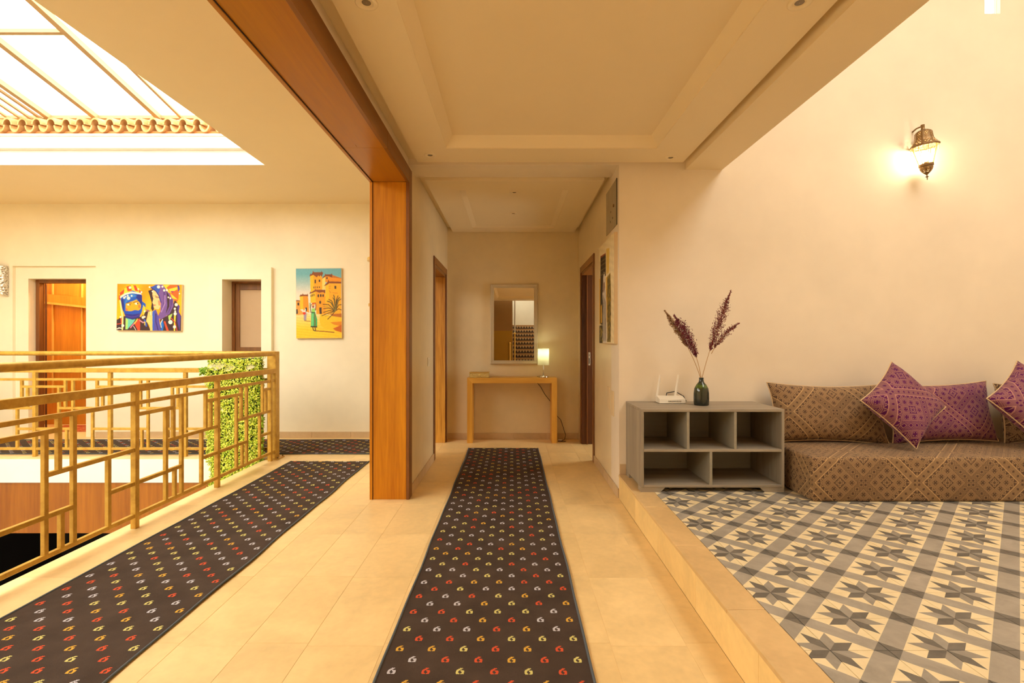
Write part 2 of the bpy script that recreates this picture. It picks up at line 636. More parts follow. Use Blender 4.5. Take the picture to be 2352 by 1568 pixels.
# behind the photographer, seen in the mirror
struct('wall_stair', boxes([(-0.82, 0.02, -4.9, -4.7, 1.62, 3.0)]), plaster('brown_stair_wall_paint', (0.34, 0.20, 0.08)), 'plaster wall beside the stair')
struct('wall_stair_dado', boxes([(-0.82, 0.02, -4.9, -4.7, 0.0, 1.62)]), M_ochre, 'ochre painted lower wall beside the stair')
struct('wall_landing', boxes([(-1.11, 5.4, -9.2, -9.0, 0, ZT)]), M_grey_wall, 'pale wall above the stair landing')

# ---- ceilings
struct('ceiling_gallery', boxes([
    (XV1 + 0.11, XP0, -4.0, YG, ZG, 3.3), (-8.0, XV1 + 0.11, 5.14, YG, ZG, 3.3),
    (-8.0, XV0, -4.0, 5.14, ZG, 3.3), (XV0, XV1 + 0.11, -4.0, YV0, ZG, 3.3)]), M_ceil,
    'flat cream gallery ceiling around the glass roof opening')
ZC = 2.641


def tray_panel(name, x0, x1, y0, y1, tx0, tx1, ty0, ty1, depth, slope, label):
    """hung ceiling panel with a sunk, sloped-edge tray"""
    bm = B()
    zt = ZC + 0.16
    def V(*p): return bm.verts.new(p)
    o = [V(x0, y0, ZC), V(x1, y0, ZC), V(x1, y1, ZC), V(x0, y1, ZC)]
    i = [V(tx0, ty0, ZC), V(tx1, ty0, ZC), V(tx1, ty1, ZC), V(tx0, ty1, ZC)]
    l = [V(tx0, ty0, ZC + .008), V(tx1, ty0, ZC + .008), V(tx1, ty1, ZC + .008), V(tx0, ty1, ZC + .008)]
    s = slope
    k = [V(tx0 + s, ty0 + s, ZC + depth), V(tx1 - s, ty0 + s, ZC + depth), V(tx1 - s, ty1 - s, ZC + depth), V(tx0 + s, ty1 - s, ZC + depth)]
    t = [V(x0, y0, zt), V(x1, y0, zt), V(x1, y1, zt), V(x0, y1, zt)]
    for a in range(4):
        b = (a + 1) % 4
        bm.faces.new((o[a], i[a], i[b], o[b]))
        bm.faces.new((i[a], l[a], l[b], i[b]))
        bm.faces.new((l[a], k[a], k[b], l[b]))
        bm.faces.new((o[a], o[b], t[b], t[a]))
    bm.faces.new(k[::-1])
    bm.faces.new(t)
    bmesh.ops.recalc_face_normals(bm, faces=bm.faces)
    return struct(name, bm, M_ceil, label)


tray_panel('ceiling', -0.737, 1.332, -4.3, 3.95, -0.475, 1.046, -3.6, 3.67, 0.078, 0.05,
           'hung cream ceiling panel with sunken tray over the hall')
tray_panel('ceiling_corridor', -0.755, 0.80, 4.395, YE - 0.005, -0.485, 0.525, 4.68, 6.26, 0.024, 0.05,
           'hung cream ceiling panel with shallow tray over the corridor')
struct('ceiling_slab', boxes([(XP1, 1.38, -4.3, YB, 2.801, 2.95), (XP1, 1.0, 4.34, YE, 2.801, 2.95),
    (XP1, -0.738, -4.3, YB, 2.70, 2.801), (1.333, 1.376, -4.3, YB, 2.70, 2.801), (-0.738, 1.333, 3.951, YB, 2.70, 2.801),
    (XP1, -0.756, 4.34, YE, 2.70, 2.801), (0.801, XR, 4.34, YE, 2.70, 2.801), (-0.756, 0.801, 4.34, 4.394, 2.70, 2.801)]), M_ceil,
       'plaster ceiling above the hung panels')
struct('ceiling_beam', boxes([(1.376, 1.67, -4.4, YB, 2.61, 3.0)]), M_ceil, 'plain plaster downstand beam between hall and lounge')
struct('wall_upper', boxes([(XP1, 1.67, -4.4, -4.3, 2.64, ZT), (1.55, 1.67, -4.4, YB, 3.0, ZT)]), M_wall,
       'upper plaster wall above the hall beam')
struct('ceiling_lounge', boxes([
    (1.55, 2.6, -9.0, YB, ZT, ZT + .2), (4.6, 5.2, -9.0, YB, ZT, ZT + .2), (2.6, 4.6, 2.5, YB, ZT, ZT + .2),
    (2.6, 4.6, -9.0, -1.0, ZT, ZT + .2), (-1.1, 1.55, -9.0, -4.3, ZT, ZT + .2)]), M_ceil,
    'high lounge ceiling with roof light opening')
# slot window high in the lounge wall
w1 = tag(thing('window_1', 'narrow bright slot window high in the lounge wall', None, (3.82, 4.2, 3.85)), kind='structure')
bm = B()
for b in ((3.757, 3.765, 4.072, 4.09, 3.85, 4.55), (3.872, 3.88, 4.072, 4.09, 3.85, 4.55), (3.757, 3.88, 4.072, 4.09, 3.85, 3.858), (3.757, 3.88, 4.072, 4.09, 4.542, 4.55)):
    box(bm, *b)
obj('window_frame', bm, M_wplastic, w1)


def pane_mat():
    M = Mat('clear_roof_glass')
    t = M.n('ShaderNodeBsdfTransparent')
    t.inputs[0].default_value = (0.97, 0.97, 0.95, 1)
    gl = M.n('ShaderNodeBsdfGlossy'); gl.inputs['Roughness'].default_value = 0.05
    mx = M.n('ShaderNodeMixShader'); mx.inputs[0].default_value = 0.05
    M.nt.links.new(t.outputs[0], mx.inputs[1]); M.nt.links.new(gl.outputs[0], mx.inputs[2])
    M.nt.links.new(mx.outputs[0], M.out.inputs[0])
    return M.m


M_pane = pane_mat()
obj('pane', boxes([(3.76, 3.877, 4.08, 4.084, 3.855, 4.545)]), M_pane, w1)

# ---- side room behind the corridor's right-hand door, with the window that lights the threshold
struct('wall_side_room', boxes([
    (2.1, 2.25, 4.34, 5.44, 0, 2.8), (2.1, 2.25, 6.14, 7.4, 0, 2.8), (2.1, 2.25, 5.44, 6.14, 0, 0.3), (2.1, 2.25, 5.44, 6.14, 2.3, 2.8),
    (1.0, 2.25, 7.3, 7.4, 0, 2.8), (1.0, 2.25, 4.34, 7.4, 2.8, 2.9), (.99, 1.0, 6.62, 7.4, 0, 2.8)]), M_wall, 'cream walls of the side room')
struct('floor_side_room', boxes([(XR + .001, 2.25, 4.34, 7.4, -0.25, -0.001)]), M_stone, 'stone floor of the side room')
w2 = tag(thing('window_2', 'side room window facing the corridor doorway', None, (2.17, 5.79, 0.3)), kind='structure')
obj('window_frame', boxes([(2.15, 2.19, 5.44, 5.47, .3, 2.3), (2.15, 2.19, 6.11, 6.14, .3, 2.3), (2.15, 2.19, 5.44, 6.14, .3, .33), (2.15, 2.19, 5.44, 6.14, 2.27, 2.3)]), M_wplastic, w2)
obj('pane', boxes([(2.168, 2.172, 5.46, 6.12, .32, 2.28)]), M_pane, w2)

# ---- baseboards in separate stones
def baseboard(name, label, axis, at0, at1, stops, h=0.078, gap=0.0008):
    t = tag(thing(name, label, None, ((at0 + at1) / 2 if axis == 'y' else stops[0], (at0 + at1) / 2 if axis == 'x' else stops[0], 0)), kind='structure')
    for a, b in zip(stops[:-1], stops[1:]):
        bm = B()
        if axis == 'y': box(bm, at0, at1, a + gap, b - gap, 0, h, 0.002)
        else: box(bm, a + gap, b - gap, at0, at1, 0, h, 0.002)
        obj('baseboard_stone', bm, M_base, t)
    return t


def steps(a, b, d):
    out = [a]
    while out[-1] + d < b - 0.05: out.append(out[-1] + d)
    out.append(b)
    return out


baseboard('baseboard_left', 'stone baseboard beside the wooden pillar', 'y', XL, XL + 0.012, steps(4.115, 5.29, 0.30))
baseboard('baseboard_right', 'stone baseboard below the corridor canvas', 'y', XR - 0.012, XR, steps(4.03, 5.20, 0.21))
baseboard('baseboard_corridor_end', 'stone baseboard behind the console table', 'x', YE - 0.012, YE, steps(XL, XR, 0.42))
baseboard('baseboard_gallery', 'stone baseboard below the gallery paintings', 'x', YG - 0.012, YG, steps(-3.09, XP0, 0.5))
baseboard('baseboard_gallery_middle', 'stone baseboard between the two gallery doors', 'x', YG - 0.012, YG, steps(-5.40, -3.90, 0.5))
bm = B(); box(bm, XR + .004, 0.905, YB - 0.012, YB, ZP, ZP + 0.085, 0.002)
bb = tag(thing('baseboard_back', 'short stone baseboard beside the grey cabinet', None, (0.87, YB, ZP)), kind='structure')
obj('baseboard_stone', bm, M_base, bb)

# ------------------------------------------------------------------ wooden portal (pillar and beam)
t = tag(thing('trim_1', 'orange varnished wooden pillar and beam lining the wide opening', None, (-0.96, 4.02, 0)), kind='structure')
bm = B(); box(bm, XP0 + 0.012, XP1 - 0.012, 4.002, YB, 0.0, 2.506, 0.002); obj('pillar_face', bm, M_pwood_z, t)
bm = B(); box(bm, XP0 - 0.012, XP0 + 0.010, 3.994, 4.10, 0.0, 2.615, 0.002); obj('casing', bm, M_pwood_z, t)
bm = B(); box(bm, XP1 - 0.010, XP1 + 0.014, 3.994, 4.105, 0.0, 2.62, 0.002); obj('casing', bm, M_casing_z, t)
yy = [-1.2, 0.3, 1.75, 3.30, 4.0]
for a, b in zip(yy[:-1], yy[1:]):
    bm = B(); box(bm, XP0 + 0.012, XP1 - 0.012, a + .0006, b - .0006, 2.506, 2.53, 0.001); obj('beam_soffit', bm, M_pwood_y, t)
    bm = B(); box(bm, XP1 - 0.010, XP1 + 0.014, a + .0006, min(b, 3.994) - .0006, 2.499, 2.62, 0.0015); obj('beam_casing', bm, M_casing, t)
    bm = B(); box(bm, XP0 - 0.012, XP0 + 0.010, a + .0006, min(b, 3.994) - .0006, 2.499, 2.615, 0.0015); obj('beam_casing', bm, M_pwood_y, t)
bm = B(); box(bm, XP0 + 0.010, XP0 + 0.0135, 3.998, 4.004, 0, 2.506); obj('shadow_joint', bm, M_gap, t)
bm = B(); box(bm, XP0 + 0.010, XP0 + 0.0135, -1.2, 3.998, 2.501, 2.507); obj('shadow_joint', bm, M_gap, t)
# far side pillar, out of the picture behind the photographer
bm = B(); box(bm, XP0 - 0.01, XP1 + 0.012, -1.23, -1.2, 0, 2.62, .002); obj('pillar_face', bm, M_pwood_z, t)

# ------------------------------------------------------------------ corridor doorways
def doorway(name, label, side, y0, y1, ztop, xw0, xw1, jmat):
    """side -1: left wall (corridor face x=xw1), +1: right wall (corridor face x=xw0)"""
    t = tag(thing(name, label, None, ((xw0 + xw1) / 2, (y0 + y1) / 2, 0)), kind='structure')
    face = xw1 if side < 0 else xw0
    o = 0.012 * (1 if side < 0 else -1)
    fa, fb = min(face, face + o), max(face, face + o)
    cw = 0.075
    for a, b in ((y0 - cw, y0), (y1, y1 + cw)):
        bm = B(); box(bm, fa, fb, a, b, 0, ztop + cw, 0.002); obj('casing', bm, M_casing_z, t)
    bm = B(); box(bm, fa, fb, y0, y1, ztop, ztop + cw, 0.002); obj('casing', bm, M_casing, t)
    for a, b in ((y0, y0 + 0.03), (y1 - 0.03, y1)):
        bm = B(); box(bm, xw0, xw1, a, b, 0, ztop - .03, 0.002); obj('jamb', bm, jmat, t)
    bm = B(); box(bm, xw0, xw1, y0, y1, ztop - 0.03, ztop, 0.002); obj('head_jamb', bm, M_casing, t)
    return t


doorway('door_1', 'open wooden doorway with grained oak jamb left of console table', -1, 5.38, 6.27, 2.07, XP0, XP1, M_oak)
d2 = doorway('door_2', 'dark wooden doorway with steel strike plate right of console table', 1, 5.29, 6.19, 2.08, XR, 1.0, M_dwood)
# stop bead on the far jamb, strike plate
bm = B(); box(bm, XR + 0.055, XR + 0.066, 6.138, 6.162, 0, 2.05, 0.001); obj('stop_bead', bm, M_casing_z, d2)
bm = B(); box(bm, XR + 0.075, XR + 0.10, 6.154, 6.161, 0.955, 1.115, 0.002); pl = obj('strike_plate', bm, M_steel, d2)
bm = B(); box(bm, XR + 0.082, XR + 0.092, 6.1525, 6.1545, 0.975, 1.045); obj('latch_slot', bm, M_black, pl)
bm = B(); box(bm, XR + 0.084, XR + 0.090, 6.1525, 6.1545, 1.07, 1.09); obj('latch_slot', bm, M_black, pl)

# ------------------------------------------------------------------ gallery doors in the far wall
d3 = tag(thing('door_3', 'open gallery doorway showing orange wooden wardrobe inside', None, (-5.94, 6.72, 0)), kind='structure')
for a, b, z0, z1 in ((-6.313, -6.265, 0, 2.065), (-5.60, -5.56, 0, 2.065), (-6.265, -5.60, 2.02, 2.065)):
    bm = B(); box(bm, a, b, 6.72, 6.80, z0, z1, 0.003); obj('door_frame', bm, M_casing_z, d3)
bm = B(); box(bm, -6.263, -6.250, 6.80, 6.82, 0, 2.02, 0.002); obj('rebate', bm, M_dwood, d3)
struct('wall_bedroom', boxes([(-7.2, -4.6, 8.6, 8.7, -0.05, 2.6), (-7.3, -7.2, 6.80, 8.7, -0.05, 2.6), (-4.7, -4.6, 6.80, 8.7, -0.05, 2.6), (-7.3, -4.6, 6.80, 8.7, 2.6, 2.7)]),
       M_wall, 'cream bedroom walls beyond the gallery doorway')
struct('floor_bedroom', boxes([(-7.3, -4.6, 6.58, 8.7, -0.2, -0.003)]), M_stone, 'stone bedroom floor beyond the gallery doorway')
wd = thing('wardrobe', 'orange wooden wardrobe with pale battens seen through gallery doorway', 'wardrobe', (-6.1, 7.6, 0))
bm = B(); box(bm, -7.15, -5.0, 7.62, 8.2, 0.42, 2.5, .003); obj('carcass', bm, M_ward, wd)
bm = B(); box(bm, -7.15, -5.0, 7.65, 8.2, -0.003, 0.42, .003); obj('plinth', bm, M_ward, wd)
M_batten = wood('pale_batten_wood', (0.62, 0.36, 0.07), (0.75, 0.47, 0.12), 'z', 0.4)
for x in (-6.90, -6.46, -5.90, -5.45):
    bm = B(); box(bm, x, x + 0.022, 7.60, 7.62, 0.42, 2.5, .002); obj('batten', bm, M_batten, wd)
prof = [(-7.15, 1.98), (-5.0, 1.75), (-5.0, 1.63), (-7.15, 1.86)]
bm = B(); prism(bm, prof, 'y', 7.545, 7.60); obj('rail', bm, M_ward, wd)
bm = B(); prism(bm, [(-7.15, 1.86), (-5.0, 1.63), (-5.0, 1.60), (-7.15, 1.83)], 'y', 7.54, 7.605); obj('rail_edge', bm, M_batten, wd)
for z in (0.86, 0.80):
    bm = B(); box(bm, -7.15, -5.0, 7.60, 7.62, z, z + .02, .002); obj('batten', bm, M_batten, wd)


def rug_noise(name, c1, c2, c3):
    M = Mat(name, 0.95, 0, 0.1)
    n = M.noise(M.pos(), 16, 4, 0.6, 1.5)
    M.color(M.ramp(n, [(0.35, c1), (0.5, c2), (0.65, c3)]))
    return M.m


bm = B(); box(bm, -6.6, -5.2, 7.02, 7.5, -0.003, 0.012, .003)
tag(obj('bedroom_carpet', bm, rug_noise('red_carpet_pile', (0.30, 0.05, 0.02), (0.45, 0.10, 0.03), (0.55, 0.28, 0.12))),
    'worn red carpet on the bedroom floor beyond gallery doorway', 'carpet')
bm = B()
lathe(bm, [(0.02, 0.0), (0.20, 0.0), (0.235, 0.05), (0.24, 0.3), (0.235, 0.62), (0.20, 0.70), (0.02, 0.72)], 24, (-5.42, 7.25, 0.012))
tag(obj('pouf', bm, plain('mauve_velvet', (0.28, 0.19, 0.15), 0.9), smooth=True), 'mauve upholstered barrel seat inside the bedroom doorway', 'seat')
# bedroom ceiling lamp
bl = thing('bedroom_ceiling_lamp', 'warm bedroom ceiling lamp above the wardrobe front', 'lamp', (-5.95, 7.3, 2.56))
bm = B(); lathe(bm, [(0.001, 0.04), (0.06, 0.04), (0.055, 0.0), (0.04, -0.004), (0.001, -0.004)], 16, (-5.95, 7.3, 2.56))
obj('housing', bm, M_wplastic, bl)
ld = bpy.data.lights.new('bedroom_bulb', 'POINT'); ld.energy = 42; ld.color = (1, 0.78, 0.42); ld.shadow_soft_size = 0.05
lo = bpy.data.objects.new('bedroom_bulb', ld); C.objects.link(lo); lo.parent = bl; lo.location = (0, 0, -0.08)

d4 = tag(thing('door_4', 'closed brown gallery door with plain beige panel', None, (-3.48, 6.76, 0)), kind='structure')
for a, b, z0, z1 in ((-3.727, -3.69, 0, 2.045), (-3.26, -3.225, 0, 2.045), (-3.69, -3.26, 2.015, 2.045)):
    bm = B(); box(bm, a, b, 6.745, 6.83, z0, z1, .003); obj('door_frame', bm, M_casing_z, d4)
for a, b, z0, z1 in ((-3.69, -3.632, 0.0, 2.015), (-3.30, -3.26, 0, 2.015), (-3.632, -3.30, 1.935, 2.015), (-3.632, -3.30, 1.09, 1.17), (-3.632, -3.30, 0.0, 0.2)):
    bm = B(); box(bm, a, b, 6.765, 6.81, z0, z1, .003); obj('door_stile', bm, wood('knotty_door_wood', (0.13, 0.05, 0.012), (0.27, 0.115, 0.03), 'z', 0.45), d4)
for z0, z1 in ((1.17, 1.935), (0.2, 1.09)):
    bm = B(); box(bm, -3.632, -3.30, 6.78, 6.80, z0, z1); obj('door_panel', bm, plaster('beige_door_panel', (0.52, 0.36, 0.21), 0.6), d4)

# ------------------------------------------------------------------ void below and glass roof above
struct('wall_void_far', boxes([(XV0, XV1, YV1 - 0.012, YV1 - 0.0005, -0.25, -0.004)]), M_white, 'white plastered slab edge across the stair void')
struct('trim_2', boxes([(XV0, XV1 + .0, YV1 + 0.0, YV1 + 0.25, -0.79, -0.252)]), M_lwood, 'wooden lintel below the white slab edge')
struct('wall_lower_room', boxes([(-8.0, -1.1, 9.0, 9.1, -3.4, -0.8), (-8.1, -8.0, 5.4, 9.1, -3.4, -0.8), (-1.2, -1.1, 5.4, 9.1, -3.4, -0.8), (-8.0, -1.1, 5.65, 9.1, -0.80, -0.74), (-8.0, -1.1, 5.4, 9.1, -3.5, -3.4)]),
       M_dark, 'room below the gallery, its darkness painted near black')
struct('floor_lower', boxes([(-8.2, -1.0, -4.2, 5.4, -3.5, -3.4)]), plain('pale_lower_floor', (0.70, 0.58, 0.38), 0.6), 'pale floor of the storey below')
struct('wall_lower', boxes([(XV1 + .09, XV1 + .2, -4, 5.39, -3.4, -0.25), (XV0 - .1, XV0, -4, 5.39, -3.4, -0.25), (XV0, XV1 + .2, YV0 - .1, YV0, -3.4, -0.25)]), M_white,
       'white walls of the stair void below')

# far curb of the roof opening
struct('trim_3', boxes([(-8.0, XV1 + 0.11, 5.13, 5.139, ZG + .001, 3.185), (-8.0, XV1 + 0.11, 5.07, 5.3, 3.18, 3.297), (-8.0, XV1 + .11, 5.055, 5.3, 3.297, 3.317)]), M_white,
       'stepped white curb below the clay roof tiles')
M_clay = plain('clay_bed', (0.62, 0.27, 0.09), 0.9)
re = tag(thing('roof_eave', 'row of interlocking clay roof tiles above the white curb', None, (-4.6, 5.14, 3.32)), kind='structure')
bm = B(); box(bm, -8.0, XV1 + .1, 5.08, 5.3, 3.317, 3.352); obj('clay_bed', bm, M_clay, re)
Mc = Mat('clay_roof_tile', 0.85, 0, 0.2)
nn = Mc.noise(Mc.pos(), 14, 4, 0.6)
Mc.color(Mc.ramp(nn, [(0.3, (0.48, 0.26, 0.09)), (0.7, (0.70, 0.47, 0.22))]))
M_rtile = Mc.m


def half_tile(sgn):
    bm = B()
    r, th, n = 0.050, 0.013, 10
    rings = []
    for yy_, dz in ((0.0, 0.0), (0.38, 0.09)):
        row = []
        for rr in (r, r - th):
            for k in range(n + 1):
                a = PI * k / n
                row.append(bm.verts.new((rr * math.cos(a), yy_, sgn * rr * 1.4 * math.sin(a) + dz)))
        rings.append(row)
    m = n + 1
    for k in range(n):
        bm.faces.new((rings[0][k], rings[0][k + 1], rings[1][k + 1], rings[1][k]))
        bm.faces.new((rings[0][m + k], rings[1][m + k], rings[1][m + k + 1], rings[0][m + k + 1]))
        bm.faces.new((rings[0][k], rings[0][m + k], rings[0][m + k + 1], rings[0][k + 1]))
        bm.faces.new((rings[1][k], rings[1][k + 1], rings[1][m + k + 1], rings[1][m + k]))
    bmesh.ops.recalc_face_normals(bm, faces=bm.faces)
    me = bpy.data.meshes.new('roof_tile')
    bm.to_mesh(me); bm.free()
    me.materials.append(M_rtile)
    for p in me.polygons: p.use_smooth = True
    try: me.set_sharp_from_angle(angle=0.7)
    except Exception: pass
    return me


up_t, dn_t = half_tile(1), half_tile(-1)
x = -2.62
k = 0
while x > -7.3:
    o = link_mesh('roof_tile', up_t if k % 2 else dn_t, re, (x, 5.035 + 0.004 * math.sin(k * 5.1), 3.395 + (0.004 if k % 2 else -0.002)))
    o.rotation_euler = (0, 0.03 * math.sin(k * 2.7), 0.02 * math.sin(k * 3.3))
    x -= 0.0725
    k += 1
# glass roof
gr = tag(thing('skylight', 'sloping glass roof with slim pale rafters over the gallery void', None, (-4.5, 2.0, 3.5)), kind='structure')
M_raft = plain('cream_rafter_paint', (0.42, 0.28, 0.14), 0.6)


def zr(y): return 3.50 + 0.2 * (5.2 - y)


def slope_bar(x0, x1, y0, y1, h, dz=0.0):
    bm = B()
    prism(bm, [(y0, zr(y0) + dz), (y1, zr(y1) + dz), (y1, zr(y1) + dz + h), (y0, zr(y0) + dz + h)], 'x', x0, x1)
    return bm


rx = [-2.75, -3.60, -4.24, -4.72, -5.30, -5.62, -6.35, -7.1]
for xx in rx:
    w = 0.05
    obj('rafter', slope_bar(xx - w / 2, xx + w / 2, -2.2, 5.2, 0.05), M_raft, gr)
for xx in (-3.36, -4.80, -4.90, -5.0, -5.12):
    obj('glazing_bar', slope_bar(xx - .014, xx + .014, -2.2, 5.2, 0.02), M_raft, gr)
for y in (5.18, 4.1, 2.4, 0.7, -1.0):
    obj('purlin', slope_bar(-7.1, -3.60 if y == 4.1 else -2.5, y - .015, y + .015, 0.03, 0.012), M_raft, gr)
for a, b in zip(rx[:-1], rx[1:]):
    obj('pane', slope_bar(b + .015, a - .015, -2.2, 5.2, 0.006, 0.035), M_pane, gr)

# ------------------------------------------------------------------ railings
ZB, Z1, Z2, Z3, Z4, Z5 = 0.085, 0.30, 0.524, 0.757, 0.835, 0.935
BT = 0.026


def railing(name, label, axis, at, stops, group_upper, end_cap):
    """axis 'y': runs along y at x=at; 'x': runs along x at y=at. stops = post places, in pattern order"""
    base = (at, (stops[0] + stops[-1]) / 2, 0) if axis == 'y' else ((stops[0] + stops[-1]) / 2, at, 0)
    t = thing(name, label, 'railing', base)
    lo, hi = min(stops), max(stops)
    def bar(nm, a, b, z0, z1, th, bev=0.002):
        a, b = min(a, b), max(a, b)
        bm = B()
        if axis == 'y': box(bm, at - th / 2, at + th / 2, a, b, z0, z1, bev)
        else: box(bm, a, b, at - th / 2, at + th / 2, z0, z1, bev)
        return obj(nm, bm, M_gold, t)
    # handrail tube
    bm = B()
    if axis == 'y': tube(bm, [(at, lo - .02, 1.118), (at, hi + end_cap, 1.118)], 0.024, 14)
    else: tube(bm, [(lo, at, 1.118), (hi + end_cap, at, 1.118)], 0.024, 14)
    obj('handrail', bm, M_gold, t, smooth=0.9)
    bar('top_rail', lo - .02, hi + end_cap, Z5 - .024, Z5 + .024, 0.042)
    bar('middle_rail', lo, hi + end_cap, Z4 - BT / 2, Z4 + BT / 2, BT)
    bar('bottom_rail', lo, hi + end_cap, ZB - BT / 2, ZB + BT / 2, BT)
    h = BT / 2
    for s in stops:
        bar('post', s - 0.018, s + 0.018, 0.0, Z5 - .02, 0.036)
    for pi, (s0, s1) in enumerate(zip(stops[:-1], stops[1:])):
        L = s1 - s0
        F = lambda f: s0 + f * L
        def vb(f, z0, z1): bar('baluster', F(f) - h, F(f) + h, z0, z1, BT * 0.96)
        def hb(f0, f1, z): bar('cross_bar', F(f0), F(f1), z - h, z + h, BT * 0.98)
        vb(.317, ZB, Z3); vb(.403, Z2, Z4); vb(.503, ZB, Z4); vb(.42, ZB, Z1); vb(.765, ZB, Z2)
        hb(0, .403, Z3); hb(.317, 1, Z2); hb(0, .503, Z1); hb(.765, 1, Z1)
        if pi in group_upper:
            vb(.825, Z2, Z4); vb(.90, Z2, Z3); hb(.825, 1, Z3)
    return t


railing('railing', 'gold painted geometric railing running beside the dark runner rug', 'y', -2.52, [0.51, 1.47, 2.43, 3.39, 4.335, 5.285], (3, 4), 0.09)
railing('railing', 'gold painted geometric railing across the void below the paintings', 'x', 5.50, [-7.62, -6.8, -5.99, -5.17, -4.355, -3.54, -2.72], (0, 1, 2, 3, 4, 5), 0.15)
np_ = thing('newel_post', 'thick square gold post where the two railings meet', 'post', (-2.545, 5.42, 0))
bm = B(); box(bm, -2.592, -2.50, 5.365, 5.455, 0.008, 1.14, .003); obj('post', bm, M_gold, np_)
bm = B(); box(bm, -2.605, -2.46, 5.345, 5.49, 0.0, 0.01, .002); bp = obj('base_plate', bm, M_gold, np_)
for px, py in ((-2.475, 5.36), (-2.475, 5.475)):
    bm = B(); lathe(bm, [(0.001, 0), (0.008, 0), (0.008, 0.014), (0.001, 0.018)], 8, (px, py, 0.009)); obj('bolt', bm, M_brass, bp)

# ------------------------------------------------------------------ ivy panel
iv = thing('ivy_panel', 'tall panel of bright green artificial leaves at the railing corner', 'plant', (-2.9, 5.33, -0.7))
bm = B(); box(bm, -3.16, -2.63, 5.31, 5.365, -0.75, 1.07, 0.02, 2)
obj('backing', bm, plain('dark_leaf_mesh', (0.03, 0.055, 0.012), 0.9), iv)
Ml = Mat('ivy_leaf', 0.5, 0, 0.3)
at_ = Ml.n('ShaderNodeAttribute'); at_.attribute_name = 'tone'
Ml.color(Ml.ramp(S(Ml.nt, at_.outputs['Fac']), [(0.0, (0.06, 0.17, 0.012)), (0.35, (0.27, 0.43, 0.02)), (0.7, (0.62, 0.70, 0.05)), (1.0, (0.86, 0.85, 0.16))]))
Ml.b.inputs['Subsurface Weight'].default_value = 0.0
vs, fs, tn = [], [], []


def leaf(c, nrm, size, tone):
    nrm = Vector(nrm).normalized()
    r = Vector((random.uniform(-1, 1), random.uniform(-1, 1), random.uniform(-1, 1)))
    a = nrm.cross(r).normalized()
    b = nrm.cross(a).normalized()
    c = Vector(c)
    k = len(vs)
    vs.extend([c - a * size, c + b * size * .55 - nrm * size * .18, c + a * size + nrm * size * .35, c - b * size * .55 - nrm * size * .18])
    fs.append((k, k + 1, k + 2)); fs.append((k, k + 2, k + 3))
    tn.extend([tone] * 4)


for i in range(15000):
    side = random.random()
    z = random.uniform(-0.78, 1.11)
    bulge = 0.02 * math.sin(z * 9) + 0.015 * math.sin(z * 23 + 1)
    if side < 0.78:
        x = random.uniform(-3.17 - bulge, -2.63)
        y = random.uniform(5.262, 5.315) - 0.02 * math.sin((x + 3.17) * 5.6)
        n = (random.uniform(-.8, .8), -1, random.uniform(-.3, 1.1))
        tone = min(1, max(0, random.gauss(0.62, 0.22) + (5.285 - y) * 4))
    elif side < 0.90:
        x = random.uniform(-2.655, -2.615); y = random.uniform(5.29, 5.36)
        n = (1, random.uniform(-.7, .5), random.uniform(-.3, .9))
        tone = min(1, max(0, random.gauss(0.5, 0.25)))
    else:
        x = random.uniform(-3.19, -3.14) - bulge; y = random.uniform(5.29, 5.40)
        n = (-1, random.uniform(-.9, .5), random.uniform(-.3, .9))
        tone = min(1, max(0, random.gauss(0.5, 0.25)))
    if z > 1.06: y = random.uniform(5.27, 5.40); n = (random.uniform(-.5, .5), -.5, 1)
    leaf((x, y, z), n, random.uniform(0.008, 0.0155), tone)
for i in range(90):   # loose sprig at the upper left and stray tendrils on the right
    a = random.random()
    leaf((-3.17 - 0.09 * a, 5.30 + random.uniform(-.03, .03), 0.93 + random.gauss(0, .018) + .02 * a), (random.uniform(-1, 1), -1, .5), random.uniform(.012, .02), 0.2)
for i in range(160):
    a = random.random()
    leaf((-2.62 + random.uniform(-.02, .02), 5.32 + random.uniform(-.04, .02), random.choice((0.15, 0.42, 0.62, 0.78, 0.05)) + random.gauss(0, .06)), (random.uniform(-.2, 1), -1, .5), random.uniform(.01, .017), random.uniform(.15, .5))
me = bpy.data.meshes.new('leaves')
me.from_pydata([v - Vector((-2.9, 5.33, -0.7)) for v in vs], [], fs)
at = me.attributes.new('tone', 'FLOAT', 'POINT')
at.data.foreach_set('value', tn)
me.materials.append(Ml.m)
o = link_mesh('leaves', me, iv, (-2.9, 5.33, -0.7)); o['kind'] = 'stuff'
M_frond = plain('pale_dried_frond', (0.75, 0.70, 0.42), 0.8)
for fx, fz, n_, ln in ((-3.02, 0.965, 13, .10), (-2.90, 0.955, 11, .085), (-2.70, 0.965, 11, .07), (-3.02, 0.53, 7, .055), (-3.1, 0.98, 9, .07)):
    bm = B()
    for k in range(n_):
        a = PI * (0.05 + 0.9 * k / (n_ - 1)) + (0.5 if fz > .6 else -0.6)
        d = Vector((math.cos(a), -0.25, math.sin(a) * 0.75)).normalized()
        c0 = Vector((fx, 5.262, fz))
        tip = c0 + d * ln * random.uniform(.7, 1)
        sd = Vector((-d.z, 0, d.x)) * 0.004
        v = [bm.verts.new(c0), bm.verts.new(c0 + d * ln * .4 + sd), bm.verts.new(tip), bm.verts.new(c0 + d * ln * .4 - sd)]
        bm.faces.new(v)
    obj('dried_frond', bm, M_frond, iv)

